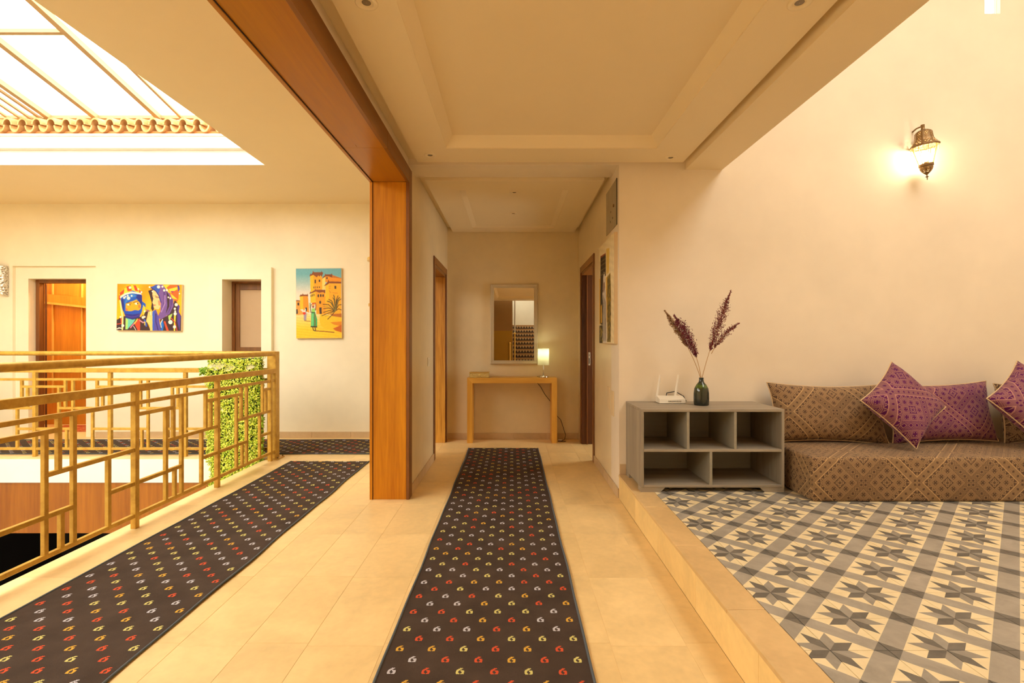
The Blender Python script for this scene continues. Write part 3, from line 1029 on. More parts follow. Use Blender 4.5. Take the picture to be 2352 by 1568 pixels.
# ------------------------------------------------------------------ runner rugs
def rug_mat(name):
    M = Mat(name, 0.95, 0, 0.15)
    x, y, z = M.xyz(M.objc())
    dx, dy = 0.1287, 0.0707
    row = (y / dy).floor()
    odd = row.mod(2.0)
    xs = x / dx + odd * 0.5 - 0.25
    col = xs.floor()
    pos = M.pos()
    wob = M.noise(pos, 330, 1, 0.5) - 0.5
    mw, mh = 0.031, 0.036
    px = (xs - col - 0.5) * (dx / mw) + 0.5 + wob * 0.14
    py = 0.5 - (y / dy - row - 0.5) * (dy / mh) + wob * 0.12      # 0 at the top of the motif
    bands = [[(.42, .80)], [(.26, .66)], [(.10, .52)], [(.03, .37), (.53, .96)], [(0, .30), (.60, 1)], [(0, .27), (.71, 1)], [(0, .36), (.67, .98)], [(.06, .47), (.55, .95)]]
    shape = None
    for bi, ivs in enumerate(bands):
        sel = (py > bi / 8.0) * (py < (bi + 1) / 8.0)
        iv_ = None
        for x0_, x1_ in ivs:
            q = (px - (x0_ + x1_) / 2).abs() < (x1_ - x0_) / 2
            iv_ = q if iv_ is None else iv_.max(q)
        z_ = sel * iv_
        shape = z_ if shape is None else shape.max(z_)
    h = M.white(M.comb(col, row, 3.0))
    c = M.ramp(h, [(0.0, (0.62, 0.085, 0.03)), (0.25, (0.52, 0.50, 0.54)), (0.55, (0.62, 0.55, 0.18)), (0.82, (0.66, 0.37, 0.05))], 'CONSTANT')
    fibre = M.noise(pos, 700, 2, 0.6)
    big = M.noise(pos, 5, 3, 0.6)
    ground = M.ramp(fibre * 0.6 + big * 0.4, [(0.3, (0.034, 0.022, 0.016)), (0.7, (0.094, 0.064, 0.048))])
    inside = (col > -3.5) * (col < 2.5)
    M.color(M.mix(shape * inside, ground, c))
    M.bump(fibre, 0.35, 0.003)
    return M.m


M_rug = rug_mat('dark_runner_pile')
M_bind = plain('blue_grey_binding', (0.085, 0.10, 0.115), 0.9)
M_fringe = plain('pale_rug_thread', (0.35, 0.30, 0.25), 0.9)


def runner(name, label, x0, x1, y0, y1, z, waves, rot=0.0, flip=False):
    """local x across (0.8 wide), local y along"""
    W, L = x1 - x0, y1 - y0
    cx, cy = (x0 + x1) / 2, (y0 + y1) / 2
    if rot: W, L = L, W
    t = thing(name, label, 'rug', (cx, cy, z), 'dark patterned runner rugs')
    t.rotation_euler = (0, 0, rot)
    n, m = max(8, int(L / 0.06)), 10
    bm = B()
    def edge(s, v):
        y = -L / 2 + L * v
        w = W / 2
        amp = waves[0] if s < 0 else waves[1]
        return s * w + amp * (math.sin(y * 5.1 + 1) * .6 + math.sin(y * 9.7) * .4)
    grid = []
    for j in range(n + 1):
        v = j / n
        y = -L / 2 + L * v
        a, b = edge(-1, v), edge(1, v)
        r = []
        for i in range(m + 1):
            u = i / m
            yj = y + (0.006 * math.sin(u * 17) if j in (0, n) else 0)
            zz = 0.007 + 0.0015 * math.sin(y * 6 + u * 3)
            if u > .85: zz += (u - .85) / .15 * abs(waves[1]) * 0.25 * (1 + math.sin(y * 5.1 + 1))
            r.append(bm.verts.new((a + (b - a) * u, yj, zz)))
        grid.append(r)
    for j in range(n):
        for i in range(m):
            bm.faces.new((grid[j][i], grid[j][i + 1], grid[j + 1][i + 1], grid[j + 1][i]))
    lp = [[v.co.copy() for v in (r[0], r[-1])] for r in grid]
    # skirt so that the rug has thickness
    ed = [e for e in bm.edges if e.is_boundary]
    ex = bmesh.ops.extrude_edge_only(bm, edges=ed)
    for v in [g for g in ex['geom'] if isinstance(g, bmesh.types.BMVert)]: v.co.z = 0.0
    bmesh.ops.recalc_face_normals(bm, faces=bm.faces)
    me = bpy.data.meshes.new('pile'); bm.to_mesh(me); bm.free()
    me.materials.append(M_rug)
    for p in me.polygons: p.use_smooth = True
    try: me.set_sharp_from_angle(angle=0.8)
    except Exception: pass
    o = bpy.data.objects.new('pile', me); C.objects.link(o); o.parent = t
    if flip: o.rotation_euler = (0, 0, PI)
    for q in (0, 1):
        bm = B()
        tube(bm, [Vector((a[q].x, a[q].y, 0.007 + (a[q].z - .007))) for a in lp], 0.0055, 6)
        me = bpy.data.meshes.new('binding'); bm.to_mesh(me); bm.free()
        me.materials.append(M_bind)
        for p in me.polygons: p.use_smooth = True
        o2 = bpy.data.objects.new('binding', me); C.objects.link(o2); o2.parent = t
        if flip: o2.rotation_euler = (0, 0, PI)
    bm = B()
    for k in range(26):
        u = random.uniform(-W / 2, W / 2)
        yk = L / 2 * (1)
        tube(bm, [(u, yk - .01, .010), (u + random.uniform(-.012, .012), yk + random.uniform(.0, .006), .009), (u + random.uniform(-.02, .02), yk + random.uniform(-.004, .010), .003)], 0.0016, 4)
    me = bpy.data.meshes.new('fringe'); bm.to_mesh(me); bm.free()
    me.materials.append(M_black if False else M_fringe)
    o3 = bpy.data.objects.new('fringe', me); C.objects.link(o3); o3.parent = t; o3['kind'] = 'stuff'
    return t


runner('runner_rug', 'dark brown runner rug leading to the console table', -0.50, 0.303, -0.6, 5.90, 0.0, (0.004, 0.003))
runner('runner_rug', 'dark brown runner rug with wavy edge beside the gold railing', -2.285, -1.480, 0.2, 5.25, 0.0, (0.003, 0.007))
runner('runner_rug', 'dark brown runner rug along the wall below the paintings', -7.6, -1.35, 5.60, 6.40, 0.0, (0.004, 0.004), rot=PI / 2)

# ------------------------------------------------------------------ console table with lamp, box, mirror
ct = thing('console_table', 'honey wood console table with slab legs below the mirror', 'table', (0.0, 6.34, 0))
bm = B(); prism(bm, [(-0.55, 0.80), (0.552, 0.80), (0.487, 0.735), (-0.485, 0.735)], 'y', 6.216, 6.465); obj('tabletop', bm, M_table_x, ct)
bm = B(); prism(bm, [(-0.55, 0.80), (-0.485, 0.735), (-0.485, 0.0), (-0.55, 0.0)], 'y', 6.216, 6.465); obj('leg', bm, M_table, ct)
bm = B(); prism(bm, [(0.552, 0.80), (0.552, 0.0), (0.487, 0.0), (0.487, 0.735)], 'y', 6.216, 6.465); obj('leg', bm, M_table, ct)

mi = thing('wall_mirror', 'rectangular mirror in moulded cream frame above console table', 'mirror', (0.025, YE, 0.957))
M_frame = plain('cream_frame_paint', (0.62, 0.52, 0.36), 0.45)
mx0, mx1, mz0, mz1 = -0.278, 0.328, 0.957, 1.975


def frame_ring(prof_):
    """prof_: list of (inset, depth); mitred ring"""
    bm = B()
    loops = []
    for ins, dp in prof_:
        loops.append([bm.verts.new(p) for p in ((mx0 + ins, YE - dp, mz0 + ins), (mx1 - ins, YE - dp, mz0 + ins), (mx1 - ins, YE - dp, mz1 - ins), (mx0 + ins, YE - dp, mz1 - ins))])
    for a, b in zip(loops[:-1], loops[1:]):
        for i in range(4):
            bm.faces.new((a[i], a[(i + 1) % 4], b[(i + 1) % 4], b[i]))
    bmesh.ops.recalc_face_normals(bm, faces=bm.faces)
    return bm


obj('frame', frame_ring([(0, 0.0), (0, 0.03), (0.008, 0.036), (0.014, 0.036), (0.017, 0.030), (0.034, 0.024), (0.038, 0.027), (0.044, 0.024), (0.05, 0.010)]), M_frame, mi)
bm = B(); box(bm, mx0 + .047, mx1 - .047, YE - 0.014, YE - 0.008, mz0 + .047, mz1 - .047)
obj('glass', bm, plain('mirror_silver', (0.66, 0.64, 0.58), 0.0, 1.0), mi)

tl = thing('table_lamp', 'small table lamp with lit cream drum shade on console table', 'lamp', (0.39, 6.30, 0.80))
bm = B(); lathe(bm, [(0.001, 0), (0.062, 0), (0.066, 0.004), (0.066, 0.016), (0.060, 0.021), (0.012, 0.024), (0.001, 0.024)], 28, (0.39, 6.30, 0.80)); obj('base', bm, M_chrome, tl, smooth=0.6)
bm = B(); tube(bm, [(0.39, 6.30, 0.82), (0.39, 6.30, 1.02)], 0.006, 10); obj('stem', bm, M_chrome, tl, smooth=True)
Msh = Mat('lamp_shade_fabric', 0.9)
tr = Msh.n('ShaderNodeBsdfTranslucent'); tr.inputs[0].default_value = (0.85, 0.80, 0.55, 1)
df = Msh.n('ShaderNodeBsdfDiffuse'); df.inputs[0].default_value = (0.80, 0.74, 0.55, 1)
mxs = Msh.n('ShaderNodeMixShader'); mxs.inputs[0].default_value = 0.45
Msh.nt.links.new(df.outputs[0], mxs.inputs[1]); Msh.nt.links.new(tr.outputs[0], mxs.inputs[2]); Msh.nt.links.new(mxs.outputs[0], Msh.out.inputs[0])
bm = B(); lathe(bm, [(0.070, 0.0), (0.070, 0.205)], 36, (0.39, 6.30, 0.955)); sh = obj('shade', bm, Msh.m, tl, smooth=True)
bm = B(); lathe(bm, [(0.069, 0.0), (0.0715, 0.0), (0.0715, 0.005), (0.069, 0.005)], 36, (0.39, 6.30, 1.156)); obj('rim', bm, M_frame, sh)
Mb = Mat('lamp_bulb'); Mb.b.inputs['Emission Color'].default_value = (0.85, 1.0, 0.62, 1); Mb.b.inputs['Emission Strength'].default_value = 3.0
bm = B(); bmesh.ops.create_uvsphere(bm, u_segments=12, v_segments=8, radius=0.022, matrix=Matrix.Translation((0.39, 6.30, 1.06))); obj('bulb', bm, Mb.m, tl, smooth=True)
ld = bpy.data.lights.new('table_lamp_light', 'POINT'); ld.energy = 0.55; ld.color = (0.9, 1.0, 0.72); ld.shadow_soft_size = 0.02
lo = bpy.data.objects.new('table_lamp_light', ld); C.objects.link(lo); lo.parent = tl; lo.location = (0, 0, 0.31)

bm = B()
tube(bm, [(0.335, 6.32, 0.81), (0.32, 6.46, 0.80), (0.322, 6.472, 0.72), (0.37, 6.472, 0.66), (0.42, 6.472, 0.57), (0.50, 6.472, 0.47), (0.56, 6.472, 0.31), (0.62, 6.465, 0.25),
          (0.65, 6.46, 0.16), (0.68, 6.43, 0.06), (0.66, 6.38, 0.012), (0.61, 6.34, 0.008), (0.58, 6.33, 0.01), (0.585, 6.30, 0.008), (0.64, 6.28, 0.007), (0.67, 6.30, 0.007), (0.64, 6.33, 0.007), (0.57, 6.29, 0.008)], 0.0035, 6)
cd = tag(obj('lamp_cord', bm, M_black, smooth=True), 'thin black lamp cord hanging behind console table to the floor', 'cord')
bm = B(); box(bm, 0.575, 0.625, 6.325, 6.35, 0.004, 0.024, .004); obj('plug', bm, M_wplastic, cd)

# brass box: openwork scroll pattern
Mbx = Mat('embossed_brass', 0.35, 0.12)
q = Mbx.objc(); vx, vy, vz = Mbx.xyz(q)
vo = Mbx.n('ShaderNodeTexVoronoi'); vo.inputs['Scale'].default_value = 26.0
Mbx.l(q, vo.inputs['Vector'])
dist = S(Mbx.nt, vo.outputs['Distance'])
rings = (dist * 55.0).sin()
Mbx.color(Mbx.ramp(rings * 0.5 + 0.5, [(0.25, (0.42, 0.25, 0.04)), (0.6, (0.92, 0.70, 0.22))]))
Mbx.bump(rings, 0.6, 0.004)
bxo = thing('brass_box', 'low embossed brass box on the console table', 'box', (-0.405, 6.33, 0.80))
bm = B(); box(bm, -0.525, -0.285, 6.26, 6.41, 0.80, 0.858, .003); obj('body', bm, Mbx.m, bxo)
bm = B(); box(bm, -0.529, -0.281, 6.256, 6.414, 0.858, 0.868, .003); obj('lid', bm, M_brassl, bxo)

# ------------------------------------------------------------------ small wall fittings
ls = thing('light_switch', 'white rocker light switch on the polished corridor wall', 'switch', (XL, 4.97, 1.01))
bm = B(); box(bm, XL, XL + 0.009, 4.925, 5.010, 1.005, 1.090, .003); obj('plate', bm, M_wplastic, ls)
bm = B(); box(bm, XL + .008, XL + 0.013, 4.945, 4.990, 1.022, 1.073, .002); obj('rocker', bm, M_wplastic, ls)
for i, (y0, y1, z0, z1, lb) in enumerate(((4.40, 4.50, 0.66, 0.85, 'cream painted blank plate on the corridor wall farther from cabinet'), (4.22, 4.34, 0.62, 0.83, 'cream painted blank plate on the corridor wall closer to cabinet'))):
    bm = B(); box(bm, XR - 0.006, XR, y0, y1, z0, z1, .002)
    tag(obj('cover_plate', bm, plain('painted_plate_%d' % i, (0.76, 0.60, 0.36), 0.5)), lb, 'plate')
bm = B(); box(bm, XR - 0.006, XR, 4.10, 4.545, 2.19, 2.565, .001)
Mp = Mat('grey_access_panel', 0.6)
pn = Mp.noise(Mp.scale(Mp.pos(), (1, 6, 1)), 9, 4, .6)
Mp.color(Mp.ramp(pn, [(.3, (0.33, 0.27, 0.17)), (.7, (0.42, 0.35, 0.23))]))
ap = tag(obj('access_panel', bm, Mp.m), 'grey metal access panel above the tall canvas', 'panel')
bm = B(); box(bm, XR - 0.008, XR - 0.001, 4.090, 4.102, 2.19, 2.565); obj('edge_strip', bm, plain('panel_edge', (0.13, 0.12, 0.085), .6), ap)
bm = B(); tube(bm, [(XR - 0.006, 4.20, 2.37), (XR - 0.014, 4.20, 2.37)], 0.012, 10); lk = obj('lock', bm, M_brass, ap)
for py, pz in ((4.33, 2.35), (4.25, 2.28), (4.35, 2.27)):
    bm = B(); box(bm, XR - 0.0075, XR - 0.005, py - .006, py + .006, pz - .008, pz + .008); obj('scuff_hole', bm, M_black, ap)


M_dring = plain('downlight_ring_paint', (0.84, 0.72, 0.50), 0.5)


def downlight(x, y, label, z=ZC, r=0.046):
    t = thing('downlight', label, 'downlight', (x, y, z), 'unlit recessed downlights')
    bm = B(); lathe(bm, [(r, 0.0), (r, -0.004), (r * .86, -0.007), (r * .62, -0.005), (r * .5, 0.006), (r * .5, 0.03), (.001, 0.03)], 28, (x, y, z)); obj('ring', bm, M_dring, t, smooth=True)
    bm = B(); lathe(bm, [(.001, -0.001), (r * .40, -0.001), (r * .47, 0.004), (r * .47, 0.01)], 20, (x, y, z)); lamp = obj('lens', bm, plain('lamp_glass', (0.22, 0.17, 0.11), 0.2), t)
    return t


for x, y, lb in ((-0.613, 3.80, 'round unlit downlight in the hall ceiling nearest the pillar top'), (1.205, 3.85, 'round unlit downlight in the hall ceiling above the grey cabinet'),
                 (-0.600, 2.09, 'round unlit downlight in the hall ceiling beside the long wooden beam'), (1.185, 2.09, 'round unlit downlight in the hall ceiling beside the plaster beam')):
    downlight(x, y, lb)
downlight(0.022, 4.83, 'round unlit downlight in the corridor tray closer to the hall', ZC + .024)
downlight(0.015, 5.62, 'round unlit downlight in the corridor tray closer to the mirror', ZC + .024)

# ------------------------------------------------------------------ paintings: rasterised onto fine grids as vertex colour
def inpoly(px, py, pts):
    ins = np.zeros(px.shape, bool)
    n = len(pts)
    j = n - 1
    for i in range(n):
        xi, yi = pts[i]; xj, yj = pts[j]
        if yi != yj:
            c = ((yi > py) != (yj > py)) & (px < (xj - xi) * (py - yi) / (yj - yi) + xi)
            ins ^= c
        j = i
    return ins


def raster(nu, nv, quad, layers, bgfun):
    """quad: TL,TR,BL,BR of the canvas in the drawing's own units"""
    tl_, tr_, bl_, br_ = [np.array(q, float) for q in quad]
    out = np.zeros((nv, nu, 3))
    ss = 2
    for sy in range(ss):
        for sx in range(ss):
            u = (np.arange(nu) + (sx + .5) / ss - .5) / (nu - 1)
            v = (np.arange(nv) + (sy + .5) / ss - .5) / (nv - 1)
            U, V = np.meshgrid(u, v)
            U = np.clip(U, 0, 1); V = np.clip(V, 0, 1)
            P = ((1 - U) * (1 - V))[..., None] * tl_ + (U * (1 - V))[..., None] * tr_ + ((1 - U) * V)[..., None] * bl_ + (U * V)[..., None] * br_
            X, Y = P[..., 0], P[..., 1]
            img = bgfun(X, Y, U, V)
            for lay_ in layers:
                col, shp = lay_[0], lay_[1:]
                if shp[0] == 'e':
                    _, cx, cy, rx, ry2 = shp
                    m = ((X - cx) / rx) ** 2 + ((Y - cy) / ry2) ** 2 < 1
                elif shp[0] == 'l':
                    _, w, pts = shp
                    m = np.zeros(X.shape, bool)
                    for (xa, ya), (xb, yb) in zip(pts[:-1], pts[1:]):
                        dx, dy = xb - xa, yb - ya
                        tt = np.clip(((X - xa) * dx + (Y - ya) * dy) / (dx * dx + dy * dy + 1e-9), 0, 1)
                        m |= (X - xa - tt * dx) ** 2 + (Y - ya - tt * dy) ** 2 < w * w
                else:
                    m = inpoly(X, Y, shp[0])
                img[m] = np.array(col) / 255.0
            out += img
    out /= ss * ss
    return out


M_canvas = Mat('painted_canvas', 0.6, 0, 0.3)
ca = M_canvas.n('ShaderNodeAttribute'); ca.attribute_name = 'paint'
cn = M_canvas.noise(M_canvas.pos(), 60, 3, .6)
mm = M_canvas.n('ShaderNodeMix'); mm.data_type = 'RGBA'; mm.blend_type = 'MULTIPLY'; mm.inputs[0].default_value = 1.0
M_canvas.l(ca.outputs['Color'], mm.inputs[6]); M_canvas.l(M_canvas.ramp(cn, [(.3, (.88, .88, .88)), (.7, (1, 1, 1))]), mm.inputs[7])
M_canvas.color(S(M_canvas.nt, mm.outputs[2]))
M_cedge = plain('raw_canvas_edge', (0.72, 0.55, 0.33), 0.8)


def painting(name, label, img, P0, eu, ev, nrm, th, drop=1.0):
    """P0 = top-left corner on the wall; eu/ev = full edge vectors right/down; nrm = out of the wall"""
    P0, eu, ev, nrm = [Vector(q) for q in (P0, eu, ev, nrm)]
    base = P0 + eu * .5 + ev
    t = thing(name, label, 'painting', base)
    bm = B()
    for d in (0, th):
        pass
    c = [P0, P0 + eu, P0 + eu + ev, P0 + ev]
    a = [bm.verts.new(p) for p in c]
    b = [bm.verts.new(p + nrm * th) for p in c]
    bm.faces.new(a); bm.faces.new(b[::-1])
    for i in range(4): bm.faces.new((a[i], b[i], b[(i + 1) % 4], a[(i + 1) % 4]))
    bmesh.ops.recalc_face_normals(bm, faces=bm.faces)
    obj('stretched_canvas', bm, M_cedge, t)
    nv, nu = img.shape[:2]
    U, V = np.meshgrid(np.linspace(0.004, .996, nu), np.linspace(.004, .996, nv))
    P = np.array(P0 + nrm * (th + .0008) - base)[None, None] + U[..., None] * np.array(eu) + V[..., None] * np.array(ev)
    idx = np.arange(nu * nv).reshape(nv, nu)
    F = np.stack([idx[:-1, :-1], idx[1:, :-1], idx[1:, 1:], idx[:-1, 1:]], -1).reshape(-1, 4)
    me = bpy.data.meshes.new('picture')
    me.from_pydata(P.reshape(-1, 3).tolist(), [], F.tolist())
    s = img.reshape(-1, 3) * drop
    l = np.where(s <= .04045, s / 12.92, ((s + .055) / 1.055) ** 2.4)
    rgba = np.concatenate([l, np.ones((len(l), 1))], 1).astype(np.float32)
    at = me.attributes.new('paint', 'FLOAT_COLOR', 'POINT')
    at.data.foreach_set('color', rgba.ravel())
    me.materials.append(M_canvas.m)
    link_mesh('picture', me, t, base)
    return t


# painting of two veiled women
def bg1(X, Y, U, V):
    img = np.zeros(X.shape + (3,))
    k = 0.5 + 0.5 * np.sin(X * .011 + Y * .006)
    img[..., 0] = .97; img[..., 1] = .62 + .12 * k; img[..., 2] = .08 + .04 * k
    return img


W_, YL, RD, BL, NV, PU, DK, OR_ = (252, 242, 225), (250, 212, 60), (236, 78, 45), (32, 92, 196), (42, 48, 140), (120, 88, 158), (66, 46, 50), (248, 172, 38)
L1 = [
    (DK, [(108, 1165), (250, 1090), (600, 1110), (690, 1000), (790, 1000), (720, 1200), (800, 1390), (105, 1375)]),
    (YL, [(150, 780), (165, 640), (260, 550), (370, 488), (490, 482), (580, 560), (622, 640), (560, 650), (420, 600), (280, 640), (190, 745)]),
    (RD, [(165, 640), (262, 556), (250, 645), (180, 690)]), (RD, [(303, 512), (388, 484), (412, 592), (330, 605)]),
    (RD, [(443, 482), (495, 486), (545, 602), (480, 592)]), (RD, [(548, 570), (592, 592), (616, 655), (566, 640)]), (RD, [(148, 680), (182, 690), (190, 745), (150, 782)]),
    (BL, [(190, 740), (290, 660), (430, 585), (560, 640), (618, 680), (622, 800), (692, 850), (694, 912), (632, 920), (620, 1000), (570, 1110), (420, 1158), (300, 1122), (250, 1010), (190, 900), (174, 830)]),
    (NV, [(565, 650), (618, 690), (622, 830), (602, 965), (575, 830), (530, 755), (480, 700)]), (NV, [(195, 780), (240, 740), (260, 900), (250, 1000), (215, 930)]),
    ((60, 130, 215), [(300, 700), (430, 640), (520, 700), (400, 730), (330, 800), (270, 860)]),
    (W_, [(170, 710), (280, 640), (420, 606), (602, 640), (602, 668), (420, 640), (290, 672), (180, 742)]),
    (OR_, [(290, 850), (340, 822), (420, 800), (510, 764), (570, 820), (602, 880), (592, 950), (540, 992), (480, 970), (400, 996), (288, 988)]),
    ((235, 120, 60), [(290, 930), (330, 950), (330, 990), (290, 990)]), ((235, 120, 60), [(540, 870), (590, 880), (580, 940), (550, 930)]),
    (W_, 'e', 346, 866, 30, 17), (W_, 'e', 506, 846, 34, 19), (DK, 'e', 376, 866, 12, 13), (DK, 'e', 530, 844, 13, 14),
    ((90, 50, 30), 'l', 5, [(305, 836), (350, 826), (405, 834)]), ((90, 50, 30), 'l', 5, [(445, 826), (490, 812), (545, 794)]),
    ((35, 80, 190), [(280, 990), (400, 1000), (480, 974), (580, 984), (612, 1030), (560, 1110), (420, 1158), (300, 1112), (260, 1040)]),
    (NV, [(265, 1040), (330, 1050), (440, 1060), (560, 1040), (600, 1050), (560, 1110), (420, 1158), (300, 1112)]),
    ((92, 60, 150), 'l', 9, [(300, 1080), (400, 1112), (500, 1100), (580, 1060)]),
    ((110, 205, 185), [(290, 1130), (430, 1162), (495, 1152), (440, 1230), (330, 1352), (288, 1352)]), ((175, 225, 120), [(290, 1130), (340, 1160), (330, 1352), (288, 1352)]),
    ((250, 228, 150), [(163, 780), (192, 780), (248, 1100), (240, 1372), (212, 1372), (205, 1100)]), (RD, [(186, 1100), (214, 1100), (214, 1240), (196, 1240)]),
    (RD, [(470, 1232), (560, 1140), (582, 1150), (584, 1380), (540, 1380), (480, 1270)]), ((240, 120, 150), 'l', 12, [(390, 1320), (440, 1260), (520, 1180)]), (YL, 'l', 9, [(470, 1240), (530, 1150)]),
    ((240, 150, 170), 'l', 11, [(580, 1180), (640, 1220), (690, 1210)]), (W_, 'l', 5, [(450, 1290), (500, 1372)]), (RD, 'l', 7, [(112, 1250), (195, 1240)]), (W_, 'l', 9, [(112, 1345), (160, 1325), (205, 1332)]),
    (YL, [(640, 870), (672, 900), (690, 1000), (640, 1110), (650, 1010)]), ((60, 90, 190), [(650, 1150), (692, 1160), (726, 1290), (702, 1314)]), (YL, [(668, 1200), (690, 1210), (688, 1290), (672, 1270)]),
    ((150, 100, 110), [(690, 950), (770, 980), (780, 1010), (720, 1005)]),
    (DK, [(742, 592), (832, 560), (862, 960), (832, 1002), (802, 940), (816, 830), (772, 680)]),
    (DK, [(985, 1160), (1130, 1090), (1240, 900), (1280, 760), (1340, 850), (1382, 900), (1362, 1010), (1412, 1100), (1412, 1395), (990, 1395)]),
    ((250, 205, 120), [(745, 1010), (832, 990), (832, 1395), (790, 1395), (770, 1270), (704, 1200)]), (W_, 'l', 6, [(790, 1010), (800, 1070)]),
    (PU, [(788, 522), (900, 470), (1030, 470), (1130, 560), (1252, 760), (1252, 900), (1180, 1050), (1000, 1165), (930, 1120), (990, 1000), (1000, 830), (960, 680), (900, 600), (830, 572)]),
    ((255, 205, 140), [(828, 620), (850, 575), (900, 600), (952, 660), (1002, 800), (996, 900), (958, 962), (890, 955), (853, 920), (850, 870), (828, 822), (850, 750), (826, 690)]),
    ((240, 150, 110), [(940, 780), (1000, 800), (996, 890), (950, 880)]), ((215, 100, 80), [(848, 862), (908, 874), (868, 892)]),
    ((90, 50, 40), 'l', 5, [(890, 716), (930, 736)]), ((90, 50, 40), 'l', 5, [(880, 690), (960, 730)]), ((90, 50, 40), 'l', 4, [(828, 690), (850, 700)]),
    ((56, 92, 190), [(798, 526), (900, 472), (950, 476), (985, 560), (950, 650), (900, 596)]), (NV, 'l', 10, [(800, 530), (900, 600), (960, 690), (1000, 820)]),
    ((92, 62, 132), [(1040, 560), (1082, 600), (1102, 800), (1040, 950), (930, 1112), (1000, 1000), (1062, 800)]), (DK, [(1112, 600), (1172, 700), (1172, 900), (1100, 1052), (1132, 880)]),
    ((92, 62, 132), [(1190, 720), (1240, 800), (1200, 960), (1120, 1070), (1190, 900)]), ((165, 130, 190), 'l', 12, [(1080, 690), (1080, 850), (1010, 1010)]),
    ((88, 78, 168), [(840, 1010), (900, 960), (962, 1130), (1004, 1392), (840, 1392)]), ((62, 98, 200), [(828, 1010), (872, 970), (866, 1392), (834, 1392)]), ((60, 45, 110), 'l', 9, [(900, 1050), (900, 1200), (950, 1385)]),
    ((240, 104, 40), [(1040, 474), (1330, 478), (1362, 600), (1352, 770), (1320, 812), (1220, 740), (1160, 620), (1100, 540)]),
    (YL, [(1150, 560), (1330, 515), (1332, 562), (1200, 640)]), (YL, [(1040, 478), (1180, 478), (1110, 530), (1180, 620), (1160, 640)]), (YL, [(1188, 640), (1342, 770), (1226, 742)]),
    ((170, 40, 100), [(1188, 600), (1290, 598), (1222, 634)]), ((74, 70, 156), [(1328, 478), (1366, 490), (1382, 560), (1350, 622)]),
    ((84, 62, 146), [(1338, 862), (1382, 900), (1362, 1010), (1402, 1100), (1382, 1384), (1330, 1200)]),
    ((30, 112, 205), [(1000, 1205), (1038, 1160), (1064, 1280), (1042, 1390), (1008, 1390)]), (W_, 'l', 7, [(1035, 1160), (995, 1240), (1010, 1320)]), (RD, [(1060, 1205), (1088, 1192), (1166, 1392), (1120, 1392)]),
    (YL, [(1268, 1080), (1302, 1080), (1290, 1392), (1264, 1392)]), ((175, 215, 110), [(1150, 1090), (1240, 1040), (1190, 1170), (1160, 1170)]), (RD, 'l', 7, [(1200, 1125), (1290, 1220), (1330, 1390)]),
] + [(W_, 'e', x, y, r, r) for x, y, r in ((375, 530, 25), (260, 730, 22), (288, 708, 16), (348, 740, 32), (330, 690, 18), (410, 692, 18), (606, 620, 18), (190, 1110, 20), (235, 1280, 28), (675, 1000, 18), (640, 1120, 26), (672, 1108, 20), (540, 560, 14),
                                           (950, 515, 32), (1030, 510, 20), (1065, 585, 22), (1120, 580, 22), (1150, 722, 16), (1190, 742, 18), (1372, 650, 14), (1310, 870, 32), (1282, 950, 22), (1290, 1050, 32), (1195, 1215, 42), (1278, 1310, 32), (1290, 1000, 18), (770, 520, 18), (830, 606, 16))]
img1 = raster(190, 134, ((122, 456), (1420, 474), (108, 1366), (1408, 1392)), L1, bg1)
f_ = YG / 1165.0
painting('painting', 'bright canvas of two veiled women between the gallery doors', img1,
         (-5.095, YG, CAMZ + (784 - 652) * f_), (0.838, 0, -0.012), (-0.012, 0, -0.600), (0, -1, 0), 0.034)


def bg2(X, Y, U, V):
    img = np.zeros(X.shape + (3,))
    sky = np.stack([.45 + .5 * np.clip((Y - 250) / 400, 0, 1), .70 + .18 * np.clip((Y - 250) / 400, 0, 1), .74 + .06 * np.clip((Y - 250) / 400, 0, 1)], -1)
    g = np.clip((Y - 1010) / 300, 0, 1)
    n = .03 * np.sin(X * .05 + Y * .21) + .02 * np.sin(X * .013 - Y * .12)
    grd = np.stack([.97 + 0 * g, .86 - .06 * g + n, .60 - .42 * g + n], -1)
    m = (Y > 1010)
    img[:] = sky
    img[m] = grd[m]
    return np.clip(img, 0, 1)


